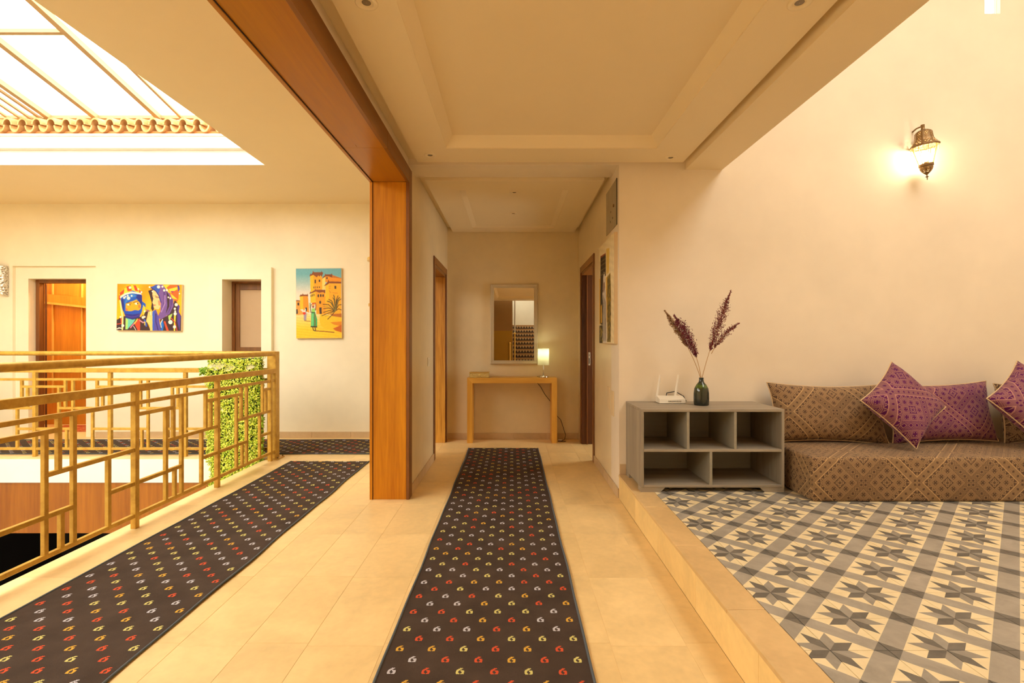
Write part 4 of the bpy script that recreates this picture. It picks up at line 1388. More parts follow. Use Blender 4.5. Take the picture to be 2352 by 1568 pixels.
AY, AO, AB, AW = (250, 192, 40), (236, 150, 34), (140, 78, 40), (70, 55, 45)
L2 = [
    ((232, 160, 70), [(180, 755), (255, 755), (262, 930), (330, 1000), (440, 1010), (180, 1035)]), (AB, [(180, 752), (258, 752), (258, 775), (180, 770)]), (AW, [(205, 800), (240, 795), (242, 850), (208, 852)]), (AW, [(182, 925), (212, 920), (216, 1010), (184, 1012)]),
    (AY, [(250, 680), (310, 665), (320, 920), (262, 928)]), (AO, [(310, 665), (405, 672), (432, 990), (320, 940)]), (AB, [(245, 682), (260, 645), (300, 640), (305, 618), (322, 642), (390, 640), (402, 620), (410, 672), (320, 672)]), (AW, 'e', 372, 925, 18, 40),
    (AY, [(445, 290), (505, 245), (530, 280), (535, 600), (455, 600)]), ((243, 168, 40), [(505, 262), (672, 285), (672, 590), (520, 590)]),
    (AB, [(432, 298), (450, 235), (460, 258), (490, 225), (497, 183), (515, 212), (612, 212), (655, 208), (660, 180), (672, 212), (694, 218), (664, 300), (640, 265), (620, 300), (600, 268), (575, 310), (540, 290), (505, 262)]),
    (AW, [(530, 358), (556, 354), (556, 424), (530, 424)]), (AW, [(606, 356), (634, 352), (634, 396), (606, 396)]), (AW, 'e', 516, 506, 8, 20), (AW, 'e', 546, 500, 7, 18), (AW, 'e', 582, 500, 8, 18), (AW, 'e', 622, 498, 10, 14),
    ((250, 214, 110), [(672, 340), (730, 290), (730, 545), (672, 540)]), (AO, [(725, 255), (870, 262), (1035, 322), (1035, 420), (735, 400)]), (AB, [(668, 340), (690, 300), (725, 265), (728, 232), (742, 252), (846, 250), (852, 228), (866, 252), (866, 312), (800, 290), (740, 290)]), (AW, 'e', 764, 322, 14, 20), ((200, 120, 50), [(870, 262), (868, 312), (1035, 325), (1035, 318)]),
    ((245, 175, 40), [(735, 450), (790, 400), (1035, 395), (1040, 1060), (735, 1010)]), (AY, [(735, 450), (800, 410), (805, 760), (738, 800)]), (AB, [(706, 480), (735, 440), (778, 395), (790, 345), (805, 385), (1035, 388), (1035, 422), (810, 420), (770, 450)]), (AW, [(906, 470), (938, 468), (938, 526), (908, 526)]),
    ((205, 110, 40), 'l', 4, [(800, 480), (835, 475)]), ((205, 110, 40), 'l', 4, [(802, 520), (835, 515)]), ((205, 110, 40), 'l', 4, [(805, 560), (835, 600)]), ((205, 110, 40), 'l', 4, [(870, 600), (960, 610)]),
    (AY, [(450, 640), (545, 565), (560, 800), (455, 800)]), ((240, 160, 36), [(545, 565), (732, 555), (740, 1020), (565, 1010)]), (AB, [(432, 632), (450, 585), (470, 595), (538, 550), (542, 525), (555, 548), (732, 546), (732, 615), (690, 590), (620, 605), (560, 580)]),
    (AW, 'e', 462, 668, 8, 24), (AW, 'e', 488, 656, 8, 26), (AW, 'e', 518, 646, 8, 26), (AW, 'e', 602, 662, 15, 30), (AW, 'e', 648, 658, 15, 30), (AW, 'e', 692, 658, 14, 28), (AW, 'e', 636, 788, 18, 32), (AW, [(620, 888), (664, 884), (668, 1010), (626, 1012)]),
    ((252, 196, 40), [(640, 1010), (700, 1025), (1045, 1060), (1048, 1370), (700, 1275), (645, 1230), (625, 1120)]), ((226, 140, 30), [(830, 1170), (1045, 1150), (1046, 1250), (900, 1215)]), ((205, 105, 30), [(880, 1290), (1046, 1215), (1048, 1365), (930, 1330)]),
    ((250, 240, 225), [(330, 1000), (352, 900), (368, 930), (352, 1005)]), ((165, 150, 170), [(325, 1010), (370, 960), (382, 1010), (376, 1132), (328, 1130)]), ((225, 60, 30), 'e', 336, 1000, 27, 26), (AW, 'l', 5, [(345, 1130), (352, 1148)]), (AW, 'l', 5, [(365, 1130), (370, 1146)]), ((160, 110, 60), 'l', 6, [(370, 1148), (450, 1150)]),
    ((60, 165, 105), [(470, 990), (545, 985), (580, 1110), (580, 1270), (462, 1265)]), ((110, 205, 130), [(480, 1000), (515, 1000), (510, 1240), (468, 1240)]), ((120, 110, 50), [(522, 1000), (545, 1010), (552, 1260), (530, 1260)]), ((150, 215, 110), [(475, 905), (540, 905), (545, 978), (475, 975)]), (AW, [(458, 1242), (582, 1245), (580, 1272), (458, 1262)]), ((60, 95, 50), [(470, 972), (546, 976), (546, 995), (472, 992)]),
    ((150, 90, 60), 'e', 504, 868, 20, 28), ((235, 170, 80), 'e', 506, 832, 30, 24), ((150, 90, 60), 'l', 9, [(548, 940), (558, 860), (548, 800)]), ((210, 90, 30), [(480, 800), (556, 790), (552, 815), (485, 830)]), ((170, 185, 140), [(430, 800), (462, 792), (462, 900), (432, 905)]), ((120, 85, 60), 'l', 8, [(462, 980), (452, 900), (465, 830)]),
    (AW, 'l', 8, [(500, 1270), (510, 1318), (540, 1336)]), (AW, 'l', 8, [(540, 1272), (555, 1335)]), ((150, 85, 40), 'l', 8, [(560, 1336), (720, 1345), (900, 1362)]),
    ((190, 110, 40), [(830, 1010), (1040, 1000), (1042, 1075), (860, 1050)]),
] + [((84, 66, 34), 'l', 7, [(925, 950), (925 + 0.55 * (x - 925), 950 + .75 * (y - 950) - 25), (x, y)]) for x, y in ((780, 1110), (670, 1045), (700, 910), (690, 825), (765, 765), (800, 730), (890, 645), (975, 660), (1030, 720), (1035, 830), (1036, 930), (880, 700), (950, 720), (700, 980), (1000, 690))] \
  + [((150, 140, 60), 'l', 4, [(925, 950), (925 + 0.5 * (x - 925), 950 + .7 * (y - 950) - 20), (x, y)]) for x, y in ((730, 1060), (700, 868), (780, 750), (910, 670), (1010, 700))]
img2 = raster(140, 206, ((175, 150), (1035, 130), (190, 1475), (1045, 1470)), L2, bg2)
painting('painting', 'tall canvas of a woman below ochre desert towers by the wooden pillar', img2,
         (-2.790, YG, CAMZ + (784 - 617) * f_), (0.590, 0, 0.004), (0.006, 0, -0.905), (0, -1, 0), 0.036)


def bg3(X, Y, U, V):
    img = np.zeros(X.shape + (3,))
    n = .03 * np.sin(X * 60 + Y * 25) + .02 * np.sin(X * 17 - Y * 90)
    img[..., 0] = .93 + n; img[..., 1] = .86 + n; img[..., 2] = .68 + n
    return np.clip(img, 0, 1)


KB, GO, GW = (50, 38, 22), (220, 168, 52), (215, 205, 190)
L3 = [
    (GO, [(0, .33), (.07, .33), (.07, .80), (0, .80)]), (KB, [(0, .82), (.28, .82), (.28, 1), (0, 1)]), (KB, [(.08, .10), (.47, .115), (.47, .34), (.40, .34), (.30, .42), (.28, .82), (.06, .80)]), ((150, 70, 35), [(.08, .10), (.47, .115), (.47, .13), (.08, .12)]),
    ((206, 160, 60), [(.10, .62), (.20, .60), (.21, .79), (.10, .80)]), ((225, 190, 90), [(.50, .08), (.72, .10), (.68, .33), (.52, .33)]),
    ((150, 122, 50), [(.56, .36), (.78, .34), (.82, .55), (.80, .99), (.58, .99)]), (GO, [(.50, .36), (.57, .36), (.57, .78), (.50, .78)]),
    (GW, [(.24, 1.0), (.26, .60), (.22, .50), (.34, .44), (.46, .48), (.52, .60), (.54, 1.0)]), ((150, 130, 120), [(.27, .36), (.34, .29), (.41, .33), (.42, .45), (.34, .50), (.24, .46)]), ((225, 215, 200), [(.29, .34), (.34, .285), (.40, .31), (.40, .39), (.32, .40)]),
] + [((70, 62, 50), 'l', .010, [(.27 + .05 * k, .52 + .02 * k), (.29 + .045 * k, .74), (.28 + .05 * k, .97)]) for k in range(5)] + \
    [((90, 76, 34), 'l', .012, [(x, y), (x + dx, y + dy)]) for x, y, dx, dy in [(random.uniform(.58, .78), random.uniform(.38, .97), random.uniform(-.04, .04), random.uniform(-.03, .03)) for _ in range(70)]] + \
    [((150, 130, 60), 'l', .012, [(x, y), (x + dx, y + dy)]) for x, y, dx, dy in [(random.uniform(.02, .26), random.uniform(.84, .98), random.uniform(-.03, .03), random.uniform(-.02, .02)) for _ in range(30)]] + \
    [((112, 96, 66), 'l', .006, [(.10, y), (.46, y + .008)]) for y in (.16, .20, .25, .30)]
img3 = raster(90, 150, ((0, 0), (1, 0), (0, 1), (1, 1)), L3, bg3)
painting('painting', 'tall canvas of a robed white figure on the polished corridor wall', img3,
         (XR, 4.765, 2.128), (0, -0.685, 0), (0, 0, -0.900), (-1, 0, 0), 0.028, 1.0)

# ------------------------------------------------------------------ gallery wall lights
M_hammer = Mat('hammered_grey_metal', 0.35, 0.8)
hv = M_hammer.n('ShaderNodeTexVoronoi'); hv.inputs['Scale'].default_value = 42
M_hammer.l(M_hammer.scale(M_hammer.pos(), (0.6, 1, 1.4)), hv.inputs['Vector'])
hd = S(M_hammer.nt, hv.outputs['Distance'])
M_hammer.color(M_hammer.ramp(hd, [(0.15, (0.18, 0.15, 0.11)), (0.5, (0.72, 0.68, 0.58))]))
M_hammer.bump(hd, 0.8, 0.01)
sc1 = thing('wall_sconce', 'hammered grey metal sconce with pointed lower edge beside the gallery doorway', 'sconce', (-6.69, YG, 1.83))
bm = B()
n = 14
top, bot = [], []
for k in range(n + 1):
    a = PI + PI * k / n
    x = -6.69 + 0.165 * math.cos(a); y = YG - 0.005 + 0.10 * math.sin(a)
    zb = 1.83 + 0.13 * (1 - abs(math.cos(a)))
    top.append((x, y, 2.22)); bot.append((x, y, zb))
for k in range(n):
    f = [bm.verts.new(p) for p in (bot[k], bot[k + 1], top[k + 1], top[k])]
    bm.faces.new(f)
bmesh.ops.remove_doubles(bm, verts=bm.verts, dist=1e-5)
obj('shield', bm, M_hammer.m, sc1, smooth=True)
bm = B(); box(bm, -6.85, -6.53, YG - .008, YG, 1.95, 2.20, .002); obj('back_plate', bm, M_steel, sc1)

sc2 = thing('wall_sconce', 'slim gold bracket sconce on the gallery side of the wooden pillar', 'sconce', (XP0, 4.62, 1.55))
M_perf = Mat('perforated_gold_sheet', 0.4, 0.7)
pd = M_perf.n('ShaderNodeTexVoronoi'); pd.inputs['Scale'].default_value = 90
M_perf.l(M_perf.pos(), pd.inputs['Vector'])
M_perf.color(M_perf.ramp(S(M_perf.nt, pd.outputs['Distance']), [(.2, (0.20, .12, .03)), (.5, (.70, .52, .22))]))
bm = B(); lathe(bm, [(0.15, 1.62), (0.16, 1.98)], 14, (XP0 - .002, 4.62, 0), PI / 2, 3 * PI / 2); obj('screen', bm, M_perf.m, sc2, smooth=True)
for z, r in ((1.985, .20), (1.575, .19)):
    bm = B()
    lathe(bm, [(0.002, -.012), (r, -.012), (r, .012), (0.002, .012)], 14, (XP0 - .002, 4.62, z), PI / 2, 3 * PI / 2); obj('bracket', bm, M_brassl, sc2)
bm = B(); tube(bm, [(XP0 - .12, 4.62, 1.99), (XP0 - .14, 4.62, 2.02), (XP0 - .10, 4.62, 2.045), (XP0, 4.62, 2.05)], .008, 8); obj('arm', bm, M_brassl, sc2)

# ------------------------------------------------------------------ Moroccan wall lantern
lx, ly, lz = 3.20, YB - 0.10, 2.71
ln = thing('wall_lantern', 'lit pierced brass lantern with pointed finial high on the lounge wall', 'lantern', (lx, YB, lz - .22))
TILT = Matrix.Translation((lx, YB, lz)) @ Matrix.Rotation(math.radians(-5), 4, 'Y') @ Matrix.Translation((-lx, -YB, -lz))


def pierced(i, k, rows, seg=96, lobes=8):
    """leave out lozenges inside each lobe's panel"""
    if i not in rows: return False
    f = (k * lobes / seg) % 1.0
    half = 0.20 + 0.16 * (rows.index(i) / len(rows))
    if abs(f - .46) > half: return False
    return (k + 2 * (i % 4 // 2)) % 4 in (0, 1)


prof = []
KN = [(0, .026), (.06, .044), (.16, .053), (.35, .055), (.55, .058), (.70, .065), (.84, .077), (.94, .088), (1.0, .092)]
for k in range(25):
    s_ = k / 24
    for (a_, ra), (b_, rb) in zip(KN[:-1], KN[1:]):
        if a_ <= s_ <= b_ + 1e-9:
            r = ra + (rb - ra) * (s_ - a_) / (b_ - a_)
            break
    prof.append((r, 0.172 - 0.122 * s_))
prof += [(0.092, 0.047), (0.090, 0.040), (0.083, 0.043)]
rows = [r_ for r_ in range(3, 23) if r_ % 2]
bm = B(); lathe(bm, prof, 96, (lx, ly, lz), skip=lambda i, k: pierced(i, k, rows))
for v in bm.verts:      # eight ribs
    a_ = math.atan2(v.co.y - ly, v.co.x - lx)
    k_ = 1 + .05 * abs(math.cos(a_ * 4)) ** 8
    v.co.x = lx + (v.co.x - lx) * k_; v.co.y = ly + (v.co.y - ly) * k_
obj('bell', bm, M_brass, ln, xf=TILT)
bm = B(); lathe(bm, [(0.001, 0.215), (0.013, 0.215), (0.012, 0.19), (0.016, 0.172), (0.035, 0.170)], 12, (lx, ly, lz)); obj('top_tube', bm, M_brass, ln, xf=TILT)
bm = B(); tube(bm, [(lx, ly, lz + .205), (lx, YB - .04, lz + .21), (lx, YB, lz + .20)], .006, 8); obj('wall_arm', bm, M_brass, ln, xf=TILT)
prof = [(0.042, -0.095), (0.048, -0.092), (0.048, -0.108), (0.042, -0.112)]
for k in range(13):
    s = k / 12
    prof.append((0.003 + 0.039 * (1 - s ** 1.7) * (1 + .12 * math.sin(s * PI)), -0.112 - 0.064 * s))
bm = B(); lathe(bm, prof, 96, (lx, ly, lz), skip=lambda i, k: pierced(i, k, [5, 7, 9, 11]))
obj('cup', bm, M_brass, ln, xf=TILT)
bm = B(); lathe(bm, [(0.004, -0.174), (0.004, -0.184), (0.013, -0.188), (0.004, -0.194), (0.003, -0.21), (0.001, -0.214)], 12, (lx, ly, lz)); obj('finial', bm, M_brass, ln, xf=TILT)
for k in range(8):
    a = 2 * PI * (k + .5) / 8
    bm = B(); tube(bm, [(lx + .080 * math.cos(a), ly + .080 * math.sin(a), lz + .045), (lx + .045 * math.cos(a), ly + .045 * math.sin(a), lz - .094)], .0022, 5); obj('strut', bm, M_brassl, ln, xf=TILT)
    bm = B()
    a = 2 * PI * k / 8
    for q in range(4):
        bmesh.ops.create_uvsphere(bm, u_segments=6, v_segments=4, radius=.0038, matrix=Matrix.Translation((lx + .084 * math.cos(a), ly + .084 * math.sin(a), lz + .034 - q * .0095)))
    obj('bead_string', bm, M_brassl, ln, xf=TILT)
Mb2 = Mat('lantern_bulb'); Mb2.b.inputs['Emission Color'].default_value = (1.0, 0.86, 0.55, 1); Mb2.b.inputs['Emission Strength'].default_value = 60.0
bm = B(); bmesh.ops.create_uvsphere(bm, u_segments=16, v_segments=10, radius=0.030, matrix=Matrix.Translation((lx, ly, lz - .03)) @ Matrix.Diagonal((1, 1, 1.35, 1))); obj('bulb', bm, Mb2.m, ln, smooth=True, xf=TILT)
bm = B(); lathe(bm, [(0.012, -.075), (0.014, -.10)], 12, (lx, ly, lz)); obj('socket', bm, M_brass, ln, xf=TILT)
ld = bpy.data.lights.new('lantern_light', 'POINT'); ld.energy = 2.6; ld.color = (1.0, 0.84, 0.56); ld.shadow_soft_size = 0.028
lo = bpy.data.objects.new('lantern_light', ld); C.objects.link(lo); lo.parent = ln
lo.location = Vector((lx, ly, lz + .012)) - worg(ln)

# ------------------------------------------------------------------ grey cubby cabinet
cx0, cx1, cy0, cy1, cz0, cz1 = 0.905, 1.908, 3.552, YB - .002, ZP + .033, 0.772
cb = thing('cubby_cabinet', 'grey limed oak cabinet with five open compartments', 'cabinet', ((cx0 + cx1) / 2, (cy0 + cy1) / 2, ZP))
TH = 0.019
def board(nm, x0, x1, y0, y1, z0, z1, m, bev=.0012):
    bm = B(); box(bm, x0, x1, y0, y1, z0, z1, bev); return obj(nm, bm, m, cb)
board('top_panel', cx0, cx1, cy0, cy1, cz1 - TH, cz1, M_grey_x)
board('bottom_panel', cx0 + TH, cx1 - TH, cy0, cy1, cz0, cz0 + TH, M_grey_x)
board('side_panel', cx0, cx0 + TH, cy0, cy1, cz0, cz1 - TH, M_grey_z)
board('side_panel', cx1 - TH, cx1, cy0, cy1, cz0, cz1 - TH, M_grey_z)
zm = 0.482
board('shelf', cx0 + TH, cx1 - TH, cy0 + .002, cy1 - .01, zm - TH / 2, zm + TH / 2, M_grey_x)
board('back_panel', cx0 + TH, cx1 - TH, cy1 - .012, cy1 - .004, cz0 + TH, cz1 - TH, M_grey_in)
for x in (1.235, 1.566):
    board('divider', x - TH / 2, x + TH / 2, cy0 + .002, cy1 - .012, zm + TH / 2, cz1 - TH, M_grey_in)
board('divider', 1.395 - TH / 2, 1.395 + TH / 2, cy0 + .002, cy1 - .012, cz0 + TH, zm - TH / 2, M_grey_in)
for xa, xb, d in ((cx0, cx0 + .17, 1), (cx1 - .17, cx1, -1)):
    for ya, yb in ((cy0 + .004, cy0 + .09), (cy1 - .10, cy1 - .01)):
        bm = B()
        pts = [(xa, ZP), (xb - .035, ZP), (xb, cz0), (xa, cz0)] if d > 0 else [(xa + .035, ZP), (xb, ZP), (xb, cz0), (xa, cz0)]
        prism(bm, pts, 'y', ya, yb); obj('foot', bm, M_grey_x, cb)

# ------------------------------------------------------------------ router
ro = thing('wifi_router', 'small white router with two upright antennas on grey cabinet', 'router', (1.225, 3.93, 0.772))
bm = B(); prism(bm, [(3.86, 0.776), (3.965, 0.776), (3.965, 0.822), (3.94, 0.826), (3.865, 0.806)], 'x', 1.125, 1.322); obj('body', bm, M_wplastic, ro)
bm = B(); box(bm, 1.14, 1.31, 3.88, 3.95, 0.772, 0.777); obj('base_pad', bm, M_wplastic, ro)
for k in range(8):
    x = 1.19 + .013 * k
    bm = B(); box(bm, x, x + .007, 3.857, 3.862, .786, .797); obj('indicator', bm, plain('router_label_grey', (.42, .38, .30), .5) if k == 0 else bpy.data.materials['router_label_grey'], ro)
for x0, x1 in ((1.130, 1.163), (1.272, 1.305)):
    bm = B(); tube(bm, [(x0, 3.955, .81), (x0 + (x1 - x0) * .5, 3.965, .90), (x1 - .004, 3.965, .985)], [.0105, .009, .008], 8); obj('antenna', bm, M_wplastic, ro, smooth=0.8)
bm = B(); tube(bm, [(1.20, 3.965, .80), (1.22, 4.0, .84), (1.29, 4.005, .852), (1.35, 3.99, .815), (1.37, 3.99, .778), (1.34, 4.01, .776)], .0035, 6)
tag(obj('router_cable', bm, M_black, smooth=True), 'thin dark cable looping behind the white router', 'cable')

# ------------------------------------------------------------------ bottle vase and plumes
vx_, vy_, vz_ = 1.411, 3.78, 0.772
Mg = Mat('glazed_dark_green_ceramic', 0.08, 0, 0.6)
gx, gy, gz = Mg.xyz(Mg.objc())
gn = Mg.noise(Mg.objc(), 22, 4, .6, 1.2)
gcol = Mg.ramp(gz * 5.0 + (gn - .5) * .35, [(0.0, (0.016, 0.018, 0.012)), (0.62, (0.030, 0.036, 0.018)), (0.74, (0.085, 0.14, 0.018)), (0.80, (0.022, 0.03, 0.022)), (1.0, (0.018, 0.03, 0.028))])
Mg.color(gcol)
bm = B(); lathe(bm, [(0.001, 0.0), (0.050, 0.0), (0.054, 0.006), (0.056, 0.05), (0.055, 0.09), (0.050, 0.125), (0.036, 0.152), (0.020, 0.172), (0.0155, 0.190), (0.016, 0.200), (0.0175, 0.204), (0.014, 0.205), (0.012, 0.18), (0.001, 0.17)], 32, (vx_, vy_, vz_))
for v in bm.verts:      # pressed-in dimples
    d = math.atan2(v.co.y - vy_, v.co.x - vx_)
    h = v.co.z - vz_
    if .03 < h < .12:
        k = 1 - .12 * max(0, math.cos((d + PI / 2 - .35) * 1.0)) ** 6 * math.sin((h - .03) / .09 * PI)
        v.co.x = vx_ + (v.co.x - vx_) * k; v.co.y = vy_ + (v.co.y - vy_) * k
tag(obj('bottle_vase', bm, Mg.m, smooth=True), 'dark green glazed bottle vase on the grey cabinet', 'vase')


def plume(name, label, base, tip, bend, plume_from, width, col1, col2, nbr, seed):
    rd = random.Random(seed)
    base, tip, bend = Vector(base), Vector(tip), Vector(bend)
    def P(t): return base * (1 - t) ** 2 + bend * (2 * t * (1 - t)) + tip * t * t
    t_ = thing(name, label, 'dried grass', base, 'dried plumes in the bottle vase')
    bm = B(); tube(bm, [P(k / 14) for k in range(15)], [.0028 - .0018 * k / 14 for k in range(15)], 6)
    obj('stem', bm, plain('straw_stem_%d' % seed, (0.55, 0.33, 0.14), .7), t_, smooth=True)
    M = Mat('plume_fluff_%d' % seed, 0.9, 0, .1)
    M.color(M.ramp(M.noise(M.pos(), 90, 2, .5), [(.35, col1), (.65, col2)]))
    vs, fs = [], []
    for i in range(nbr):
        t = plume_from + (1 - plume_from) * (i / nbr)
        c = P(t)
        d = (P(min(1, t + .02)) - P(max(0, t - .02))).normalized()
        f = (t - plume_from) / (1 - plume_from)
        w = width * (math.sin(PI * min(1, f * 1.05 + .08)) ** .7) * rd.uniform(.5, 1.1)
        a = rd.uniform(0, 2 * PI)
        s1 = d.cross(Vector((0, 1, 0))).normalized(); s2 = d.cross(s1)
        out = (s1 * math.cos(a) + s2 * math.sin(a)) * .50 + d * .85
        out.normalize()
        L_ = w * 1.5 + .003
        for q in range(3 + int(6 * min(1, (1 - f) * 2.5))):
            s = rd.random()
            p = c + out * L_ * s + Vector((rd.gauss(0, .0022), rd.gauss(0, .0022), rd.gauss(0, .0022)))
            g = (out + Vector((rd.gauss(0, .45), rd.gauss(0, .45), rd.gauss(0, .45)))).normalized()
            h = g.cross(Vector((rd.gauss(0, 1), rd.gauss(0, 1), rd.gauss(0, 1)))).normalized()
            l_, wd_ = rd.uniform(.006, .012), rd.uniform(.0018, .0034)
            k = len(vs)
            vs.extend([p, p + g * l_ * .5 + h * wd_, p + g * l_, p + g * l_ * .5 - h * wd_])
            fs.append((k, k + 1, k + 2, k + 3))
    me = bpy.data.meshes.new('fluff')
    me.from_pydata([v - base for v in vs], [], fs)
    me.materials.append(M.m)
    o = link_mesh('fluff', me, t_, base); o['kind'] = 'stuff'
    return t_


def wp(x, y, Y): return (Y * (x - 1176) / 1165, Y, CAMZ - (y - 784) * Y / 1165)


neck = (vx_, vy_, vz_ + .18)
R1, R2 = (0.13, 0.022, 0.032), (0.32, 0.085, 0.085)
plume('dried_plume', 'burgundy dried plume leaning right in the bottle vase', neck, wp(1679, 668, 3.74), wp(1628, 800, 3.76), .40, .062, R1, R2, 360, 3)
plume('dried_plume', 'small burgundy side plume branching off the right-leaning stem', wp(1634, 812, 3.755), wp(1697, 742, 3.72), wp(1655, 770, 3.74), .15, .034, R1, R2, 130, 4)
plume('dried_plume', 'thick burgundy dried plume leaning left in the bottle vase', neck, wp(1548, 724, 3.74), wp(1604, 800, 3.76), .36, .066, (0.11, 0.018, 0.035), (0.28, 0.060, 0.085), 400, 5)
plume('dried_plume', 'pale straw plume behind the thick burgundy one', neck, wp(1527, 714, 3.80), wp(1590, 800, 3.79), .50, .040, (0.25, 0.13, 0.06), (0.48, 0.28, 0.14), 300, 6)

# ------------------------------------------------------------------ brocade upholstery
def brocade(name, ground, thread):
    M = Mat(name, 0.75, 0, 0.2)
    u, v, w = M.xyz(M.uv())
    ph = 0.50
    a = (u + v) * 0.70711
    b = (u - v) * 0.70711
    ac = (a / ph).fract() * ph - ph / 2
    bc = (b / ph).fract() * ph - ph / 2
    xa, xb = ac.abs(), bc.abs()
    da, db = ph / 2 - xa, ph / 2 - xb          # distance from the lattice's middle lines
    d = da.min(db)
    isa = da < db                               # nearest middle line runs along b
    along = bc * isa + ac * (1.0 - isa)
    # rope lines either side of the band
    line = (d - 0.0265).abs() < 0.0032
    band = d < 0.0265
    # band: solid lozenges with fine hooks between
    t = (along / 0.042).fract() - 0.5
    n = d / 0.0265
    lo_ = (t.abs() * 1.9 + n * 0.9) < 0.40
    hk = ((t * 7.0 + n * 3.0).pp(0.5) > 0.27).max((t * 7.0 - n * 3.0).pp(0.5) > 0.36)
    bandp = (1.0 - lo_) * hk
    # margin: row of triangles with dots
    mg = (d - 0.030) / 0.024
    inm = (mg > 0.0) * (mg < 1.0)
    tt = ((along / 0.036).fract() - 0.5).abs() * 2.0
    e = (tt + mg * 0.9 - 0.95).abs()
    dots = ((tt - 0.75).abs() < 0.13) * ((mg - 0.55).abs() < 0.17)
    marg = (e < 0.13).max(dots).max((mg - 0.93).abs() < 0.07)
    # cross strip of squares between the four blocks
    sm = xa.min(xb)
    strip = sm < 0.026
    sal = xa.max(xb)
    st = (sal / 0.040).fract() - 0.5
    sn = sm / 0.040
    dm = st.abs() + sn
    strp = ((dm - 0.36).abs() < 0.06).max((dm > 0.5) * ((dm * 5.0).pp(0.5) > 0.28))
    # blocks of nested squares around little stars
    p_ = (xa - 0.027) / 0.0555
    q_ = (xb - 0.027) / 0.0555
    p = p_.fract() - 0.5
    q = q_.fract() - 0.5
    m = p.abs().max(q.abs())
    ring = ((m - 0.435).abs() < 0.040).max((m - 0.315).abs() < 0.036)
    pa, qa = p.abs(), q.abs()
    dot = ((pa - 0.15).abs().max((qa - 0.15).abs())) < 0.058
    mid = ((p_.floor() - 1.0).abs() < 0.5) * ((q_.floor() - 1.0).abs() < 0.5)
    pin = (m < 0.26) * dot
    ctr = (((pa - 0.24).abs() + (qa - 0.24).abs() - 0.15).abs() < 0.055).max((pa.min(qa) < 0.03) * (m < 0.40) * (m > 0.10))
    blk = (1.0 - mid) * ring.max(pin) + mid * ctr
    field = strip * strp + (1.0 - strip) * blk
    inner = d > 0.054
    pat = (band * bandp).max(inm * marg).max(inner * field)
    pat = pat * (1.0 - line) + line
    pos = M.pos()
    fib = M.noise(pos, 900, 2, .5)
    pat = pat * (0.72 + fib * 0.35)
    g = M.mix(fib, sc_(ground, .75), sc_(ground, 1.25))
    th = M.mix(line, thread, sc_(thread, 1.3))
    M.color(M.mix(pat, g, th))
    M.bump(pat + fib * .5, 0.2, 0.0012)
    M.b.inputs['Sheen Weight'].default_value = 0.1
    return M.m


M_brown = brocade('brown_brocade', (0.105, 0.058, 0.034), (0.40, 0.25, 0.115))
M_purple = brocade('purple_brocade', (0.090, 0.004, 0.080), (0.37, 0.17, 0.14))
M_pipe = plain('cream_piping', (0.62, 0.44, 0.25), 0.8)

# mattress: rounded box with continuous uv
def mattress(name, label, x0, x1, y0, y1, z0, z1, r, mat):
    bm = B()
    box(bm, x0, x1, y0, y1, z0, z1, r, 4)
    es = [e for e in bm.edges if e.calc_length() > .3]
    bmesh.ops.subdivide_edges(bm, edges=es, cuts=24, use_grid_fill=True)
    for v in bm.verts:   # soft top and slightly bellied front
        fx = (v.co.x - x0) / (x1 - x0); fy = (v.co.y - y0) / (y1 - y0)
        if v.co.z > z1 - .001: v.co.z += .006 * math.sin(fx * 9) * math.sin(fy * PI)
        if v.co.y < y0 + .001: v.co.y -= .006 * math.sin((v.co.z - z0) / (z1 - z0) * PI) + .002 * math.sin(fx * 21)
    uvl = bm.loops.layers.uv.new('UVMap')
    for f in bm.faces:
        n = f.normal
        for l in f.loops:
            c = l.vert.co
            if abs(n.x) > .75: l[uvl].uv = (x0 - (c.y - y0) * (1 if n.x < 0 else -1) + .519, c.z + .0356)
            elif n.z > .6: l[uvl].uv = (c.x + .519, z1 + (c.y - y0) + .0356)
            else: l[uvl].uv = (c.x + .519, c.z + .0356)
    o = obj(name, bm, mat, smooth=0.9)
    return tag(o, label, 'mattress')


mattress('floor_mattress', 'low brown brocade sofa mattress on the tiled platform', 1.975, 4.45, 3.335, 4.025, ZP, 0.483, 0.022, M_brown)


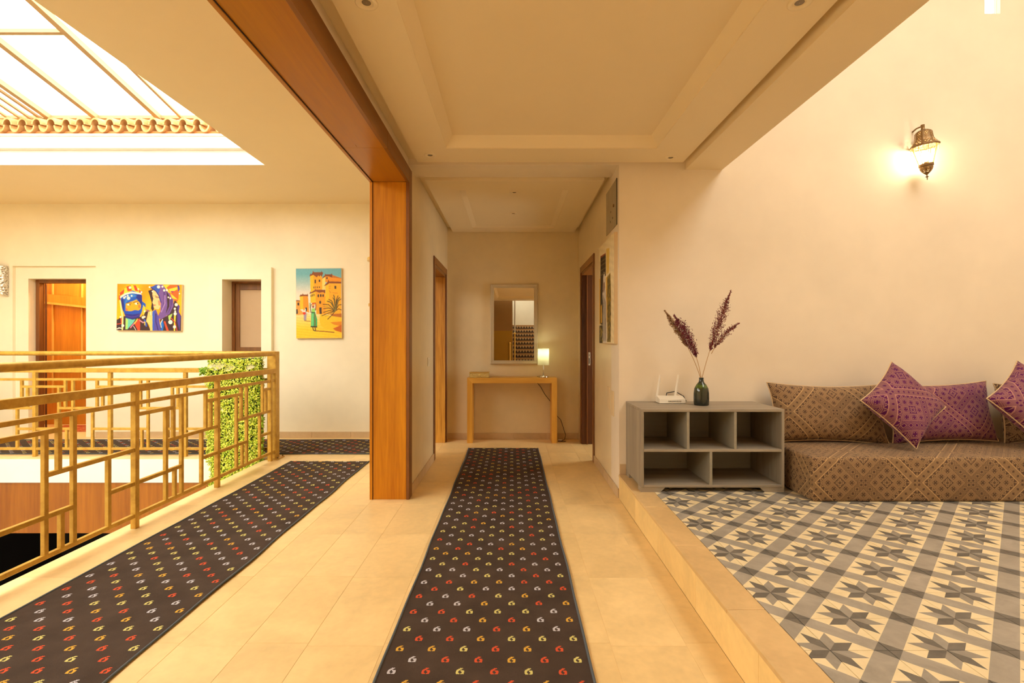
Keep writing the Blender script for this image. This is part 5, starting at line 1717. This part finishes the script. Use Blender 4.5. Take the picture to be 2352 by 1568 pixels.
def cushion(name, label, W, H, T, center, roll, lean, yaw, mat, seed, ear=0.06, uvo=(.3536, 0), group=None):
    rd = random.Random(seed)
    N, Mq = 26, 18
    def shape(u, v, s):
        # pulled-in edges, pointed corners
        x = W / 2 * u * (1 - ear * (1 - v * v)) * 1.0
        y = H / 2 * v * (1 - ear * 1.4 * (1 - u * u))
        h = T / 2 * (max(0.0, (1 - u ** 4) * (1 - v ** 4))) ** .55
        h *= 1 + .05 * math.sin(u * 3 + seed) + .05 * math.sin(v * 4 + seed * 2)
        return Vector((x, y, s * h))
    lm = Matrix.Rotation(roll, 4, 'Z')
    # local z -> towards the viewer (-y) and up, local y -> up
    basis = Matrix(((1, 0, 0, 0), (0, math.sin(lean), -math.cos(lean), 0), (0, math.cos(lean), math.sin(lean), 0), (0, 0, 0, 1)))
    XF = Matrix.Translation(center) @ Matrix.Rotation(yaw, 4, 'Z') @ basis @ lm
    bm = B()
    uvl = bm.loops.layers.uv.new('UVMap')
    uvd = {}
    grids = []
    for s in (1, -1):
        g = []
        for j in range(Mq + 1):
            r_ = []
            for i in range(N + 1):
                u, v = -1 + 2 * i / N, -1 + 2 * j / Mq
                u = math.copysign(abs(u) ** .85, u); v = math.copysign(abs(v) ** .85, v)
                vv = bm.verts.new(XF @ shape(u, v, s))
                uvd[vv] = (u * W / 2 + uvo[0], v * H / 2 + uvo[1] + (0 if s > 0 else .21))
                r_.append(vv)
            g.append(r_)
        grids.append(g)
        for j in range(Mq):
            for i in range(N):
                q = (g[j][i], g[j][i + 1], g[j + 1][i + 1], g[j + 1][i])
                f = bm.faces.new(q if s > 0 else q[::-1])
                for l in f.loops: l[uvl].uv = uvd[l.vert]
    zmin = min(v.co.z for v in bm.verts)
    border = []
    N4 = 40
    for e in range(4):
        for k in range(N4):
            t = -1 + 2 * k / N4
            u, v = ((t, -1), (1, t), (-t, 1), (-1, -t))[e]
            border.append(XF @ shape(u, v, 1))
    bmesh.ops.remove_doubles(bm, verts=bm.verts, dist=1e-4)
    t_ = thing(name, label, 'cushion', (center[0], center[1], zmin), group)
    obj('cover', bm, mat, t_, smooth=True)
    bm = B(); tube(bm, border, .0045, 6, closed=True); obj('piping', bm, M_pipe, t_, smooth=True)
    return t_


R = math.radians
cushion('long_cushion', 'long brown brocade cushion beside the grey cabinet', 0.87, 0.455, 0.20, (2.40, 3.865, 0.700), R(-1.0), R(12), R(-2), M_brown, 1, .085)
cushion('long_cushion', 'long purple brocade cushion behind the tilted purple square one', 0.83, 0.46, 0.19, (3.265, 3.87, 0.705), R(1.5), R(11), R(2), M_purple, 2, .085, (.5, .2))
cushion('square_cushion', 'square purple brocade cushion standing on its corner before the brown long one', 0.46, 0.46, 0.18, (2.805, 3.635, 0.800), R(40), R(24), R(6), M_purple, 3, .075, (.0775, -.1625))
cushion('square_cushion', 'square purple brocade cushion standing on its corner before the second brown one', 0.47, 0.47, 0.18, (3.715, 3.625, 0.803), R(38), R(24), R(4), M_purple, 4, .075, (.16, -.10))
cushion('long_cushion', 'second long brown brocade cushion half hidden behind a purple square one', 0.80, 0.455, 0.19, (4.10, 3.87, 0.700), R(0), R(11), R(2), M_brown, 5, .085)

# ------------------------------------------------------------------ stair seen in the mirror
stt = thing('staircase', 'stair with zigzag patterned risers reflected in the mirror', 'staircase', (0.6, -5.6, 0))
Mz = Mat('zigzag_riser_tile', 0.4)
zx, zy, zz_ = Mz.xyz(Mz.pos())
tri = (zx / 0.11).pp(0.5) * 2.0
hh = (zz_ / 0.16).fract()
dark = (tri * 0.55 + 0.18) > hh
Mz.color(Mz.mix(dark * (hh < 0.78), (0.50, 0.36, 0.20), (0.030, 0.018, 0.012)))
M_tread = wood('stair_tread_wood', (0.30, 0.15, 0.05), (0.45, 0.25, 0.09), 'x', 0.4)
for k in range(12):
    y1 = -5.04 - 0.27 * k
    z0, z1 = 0.16 * k, 0.16 * (k + 1)
    bm = B(); box(bm, 0.03, 1.5, y1 - 0.27 - (0.6 if k == 11 else 0), y1, max(0, z0 - .16), z1 - .025)
    s_ = obj('step', bm, Mz.m, stt)
    bm = B(); box(bm, 0.02, 1.5, y1 - 0.27 - (0.6 if k == 11 else 0), y1 + .02, z1 - .025, z1, .003); obj('tread', bm, M_tread, s_)
for x, y, z0, z1, m in ((0.10, -5.3, 0.16, 1.50, M_brassl), (0.10, -5.33, 1.50, 2.75, M_steel), (-0.07, -4.65, 0.0, 1.16, M_brassl)):
    bm = B(); tube(bm, [(x, y, z0), (x, y, z1)], .028, 10)
    bmesh.ops.create_uvsphere(bm, u_segments=10, v_segments=8, radius=.042, matrix=Matrix.Translation((x, y, z1 + .03)))
    obj('rail_post', bm, m, stt)
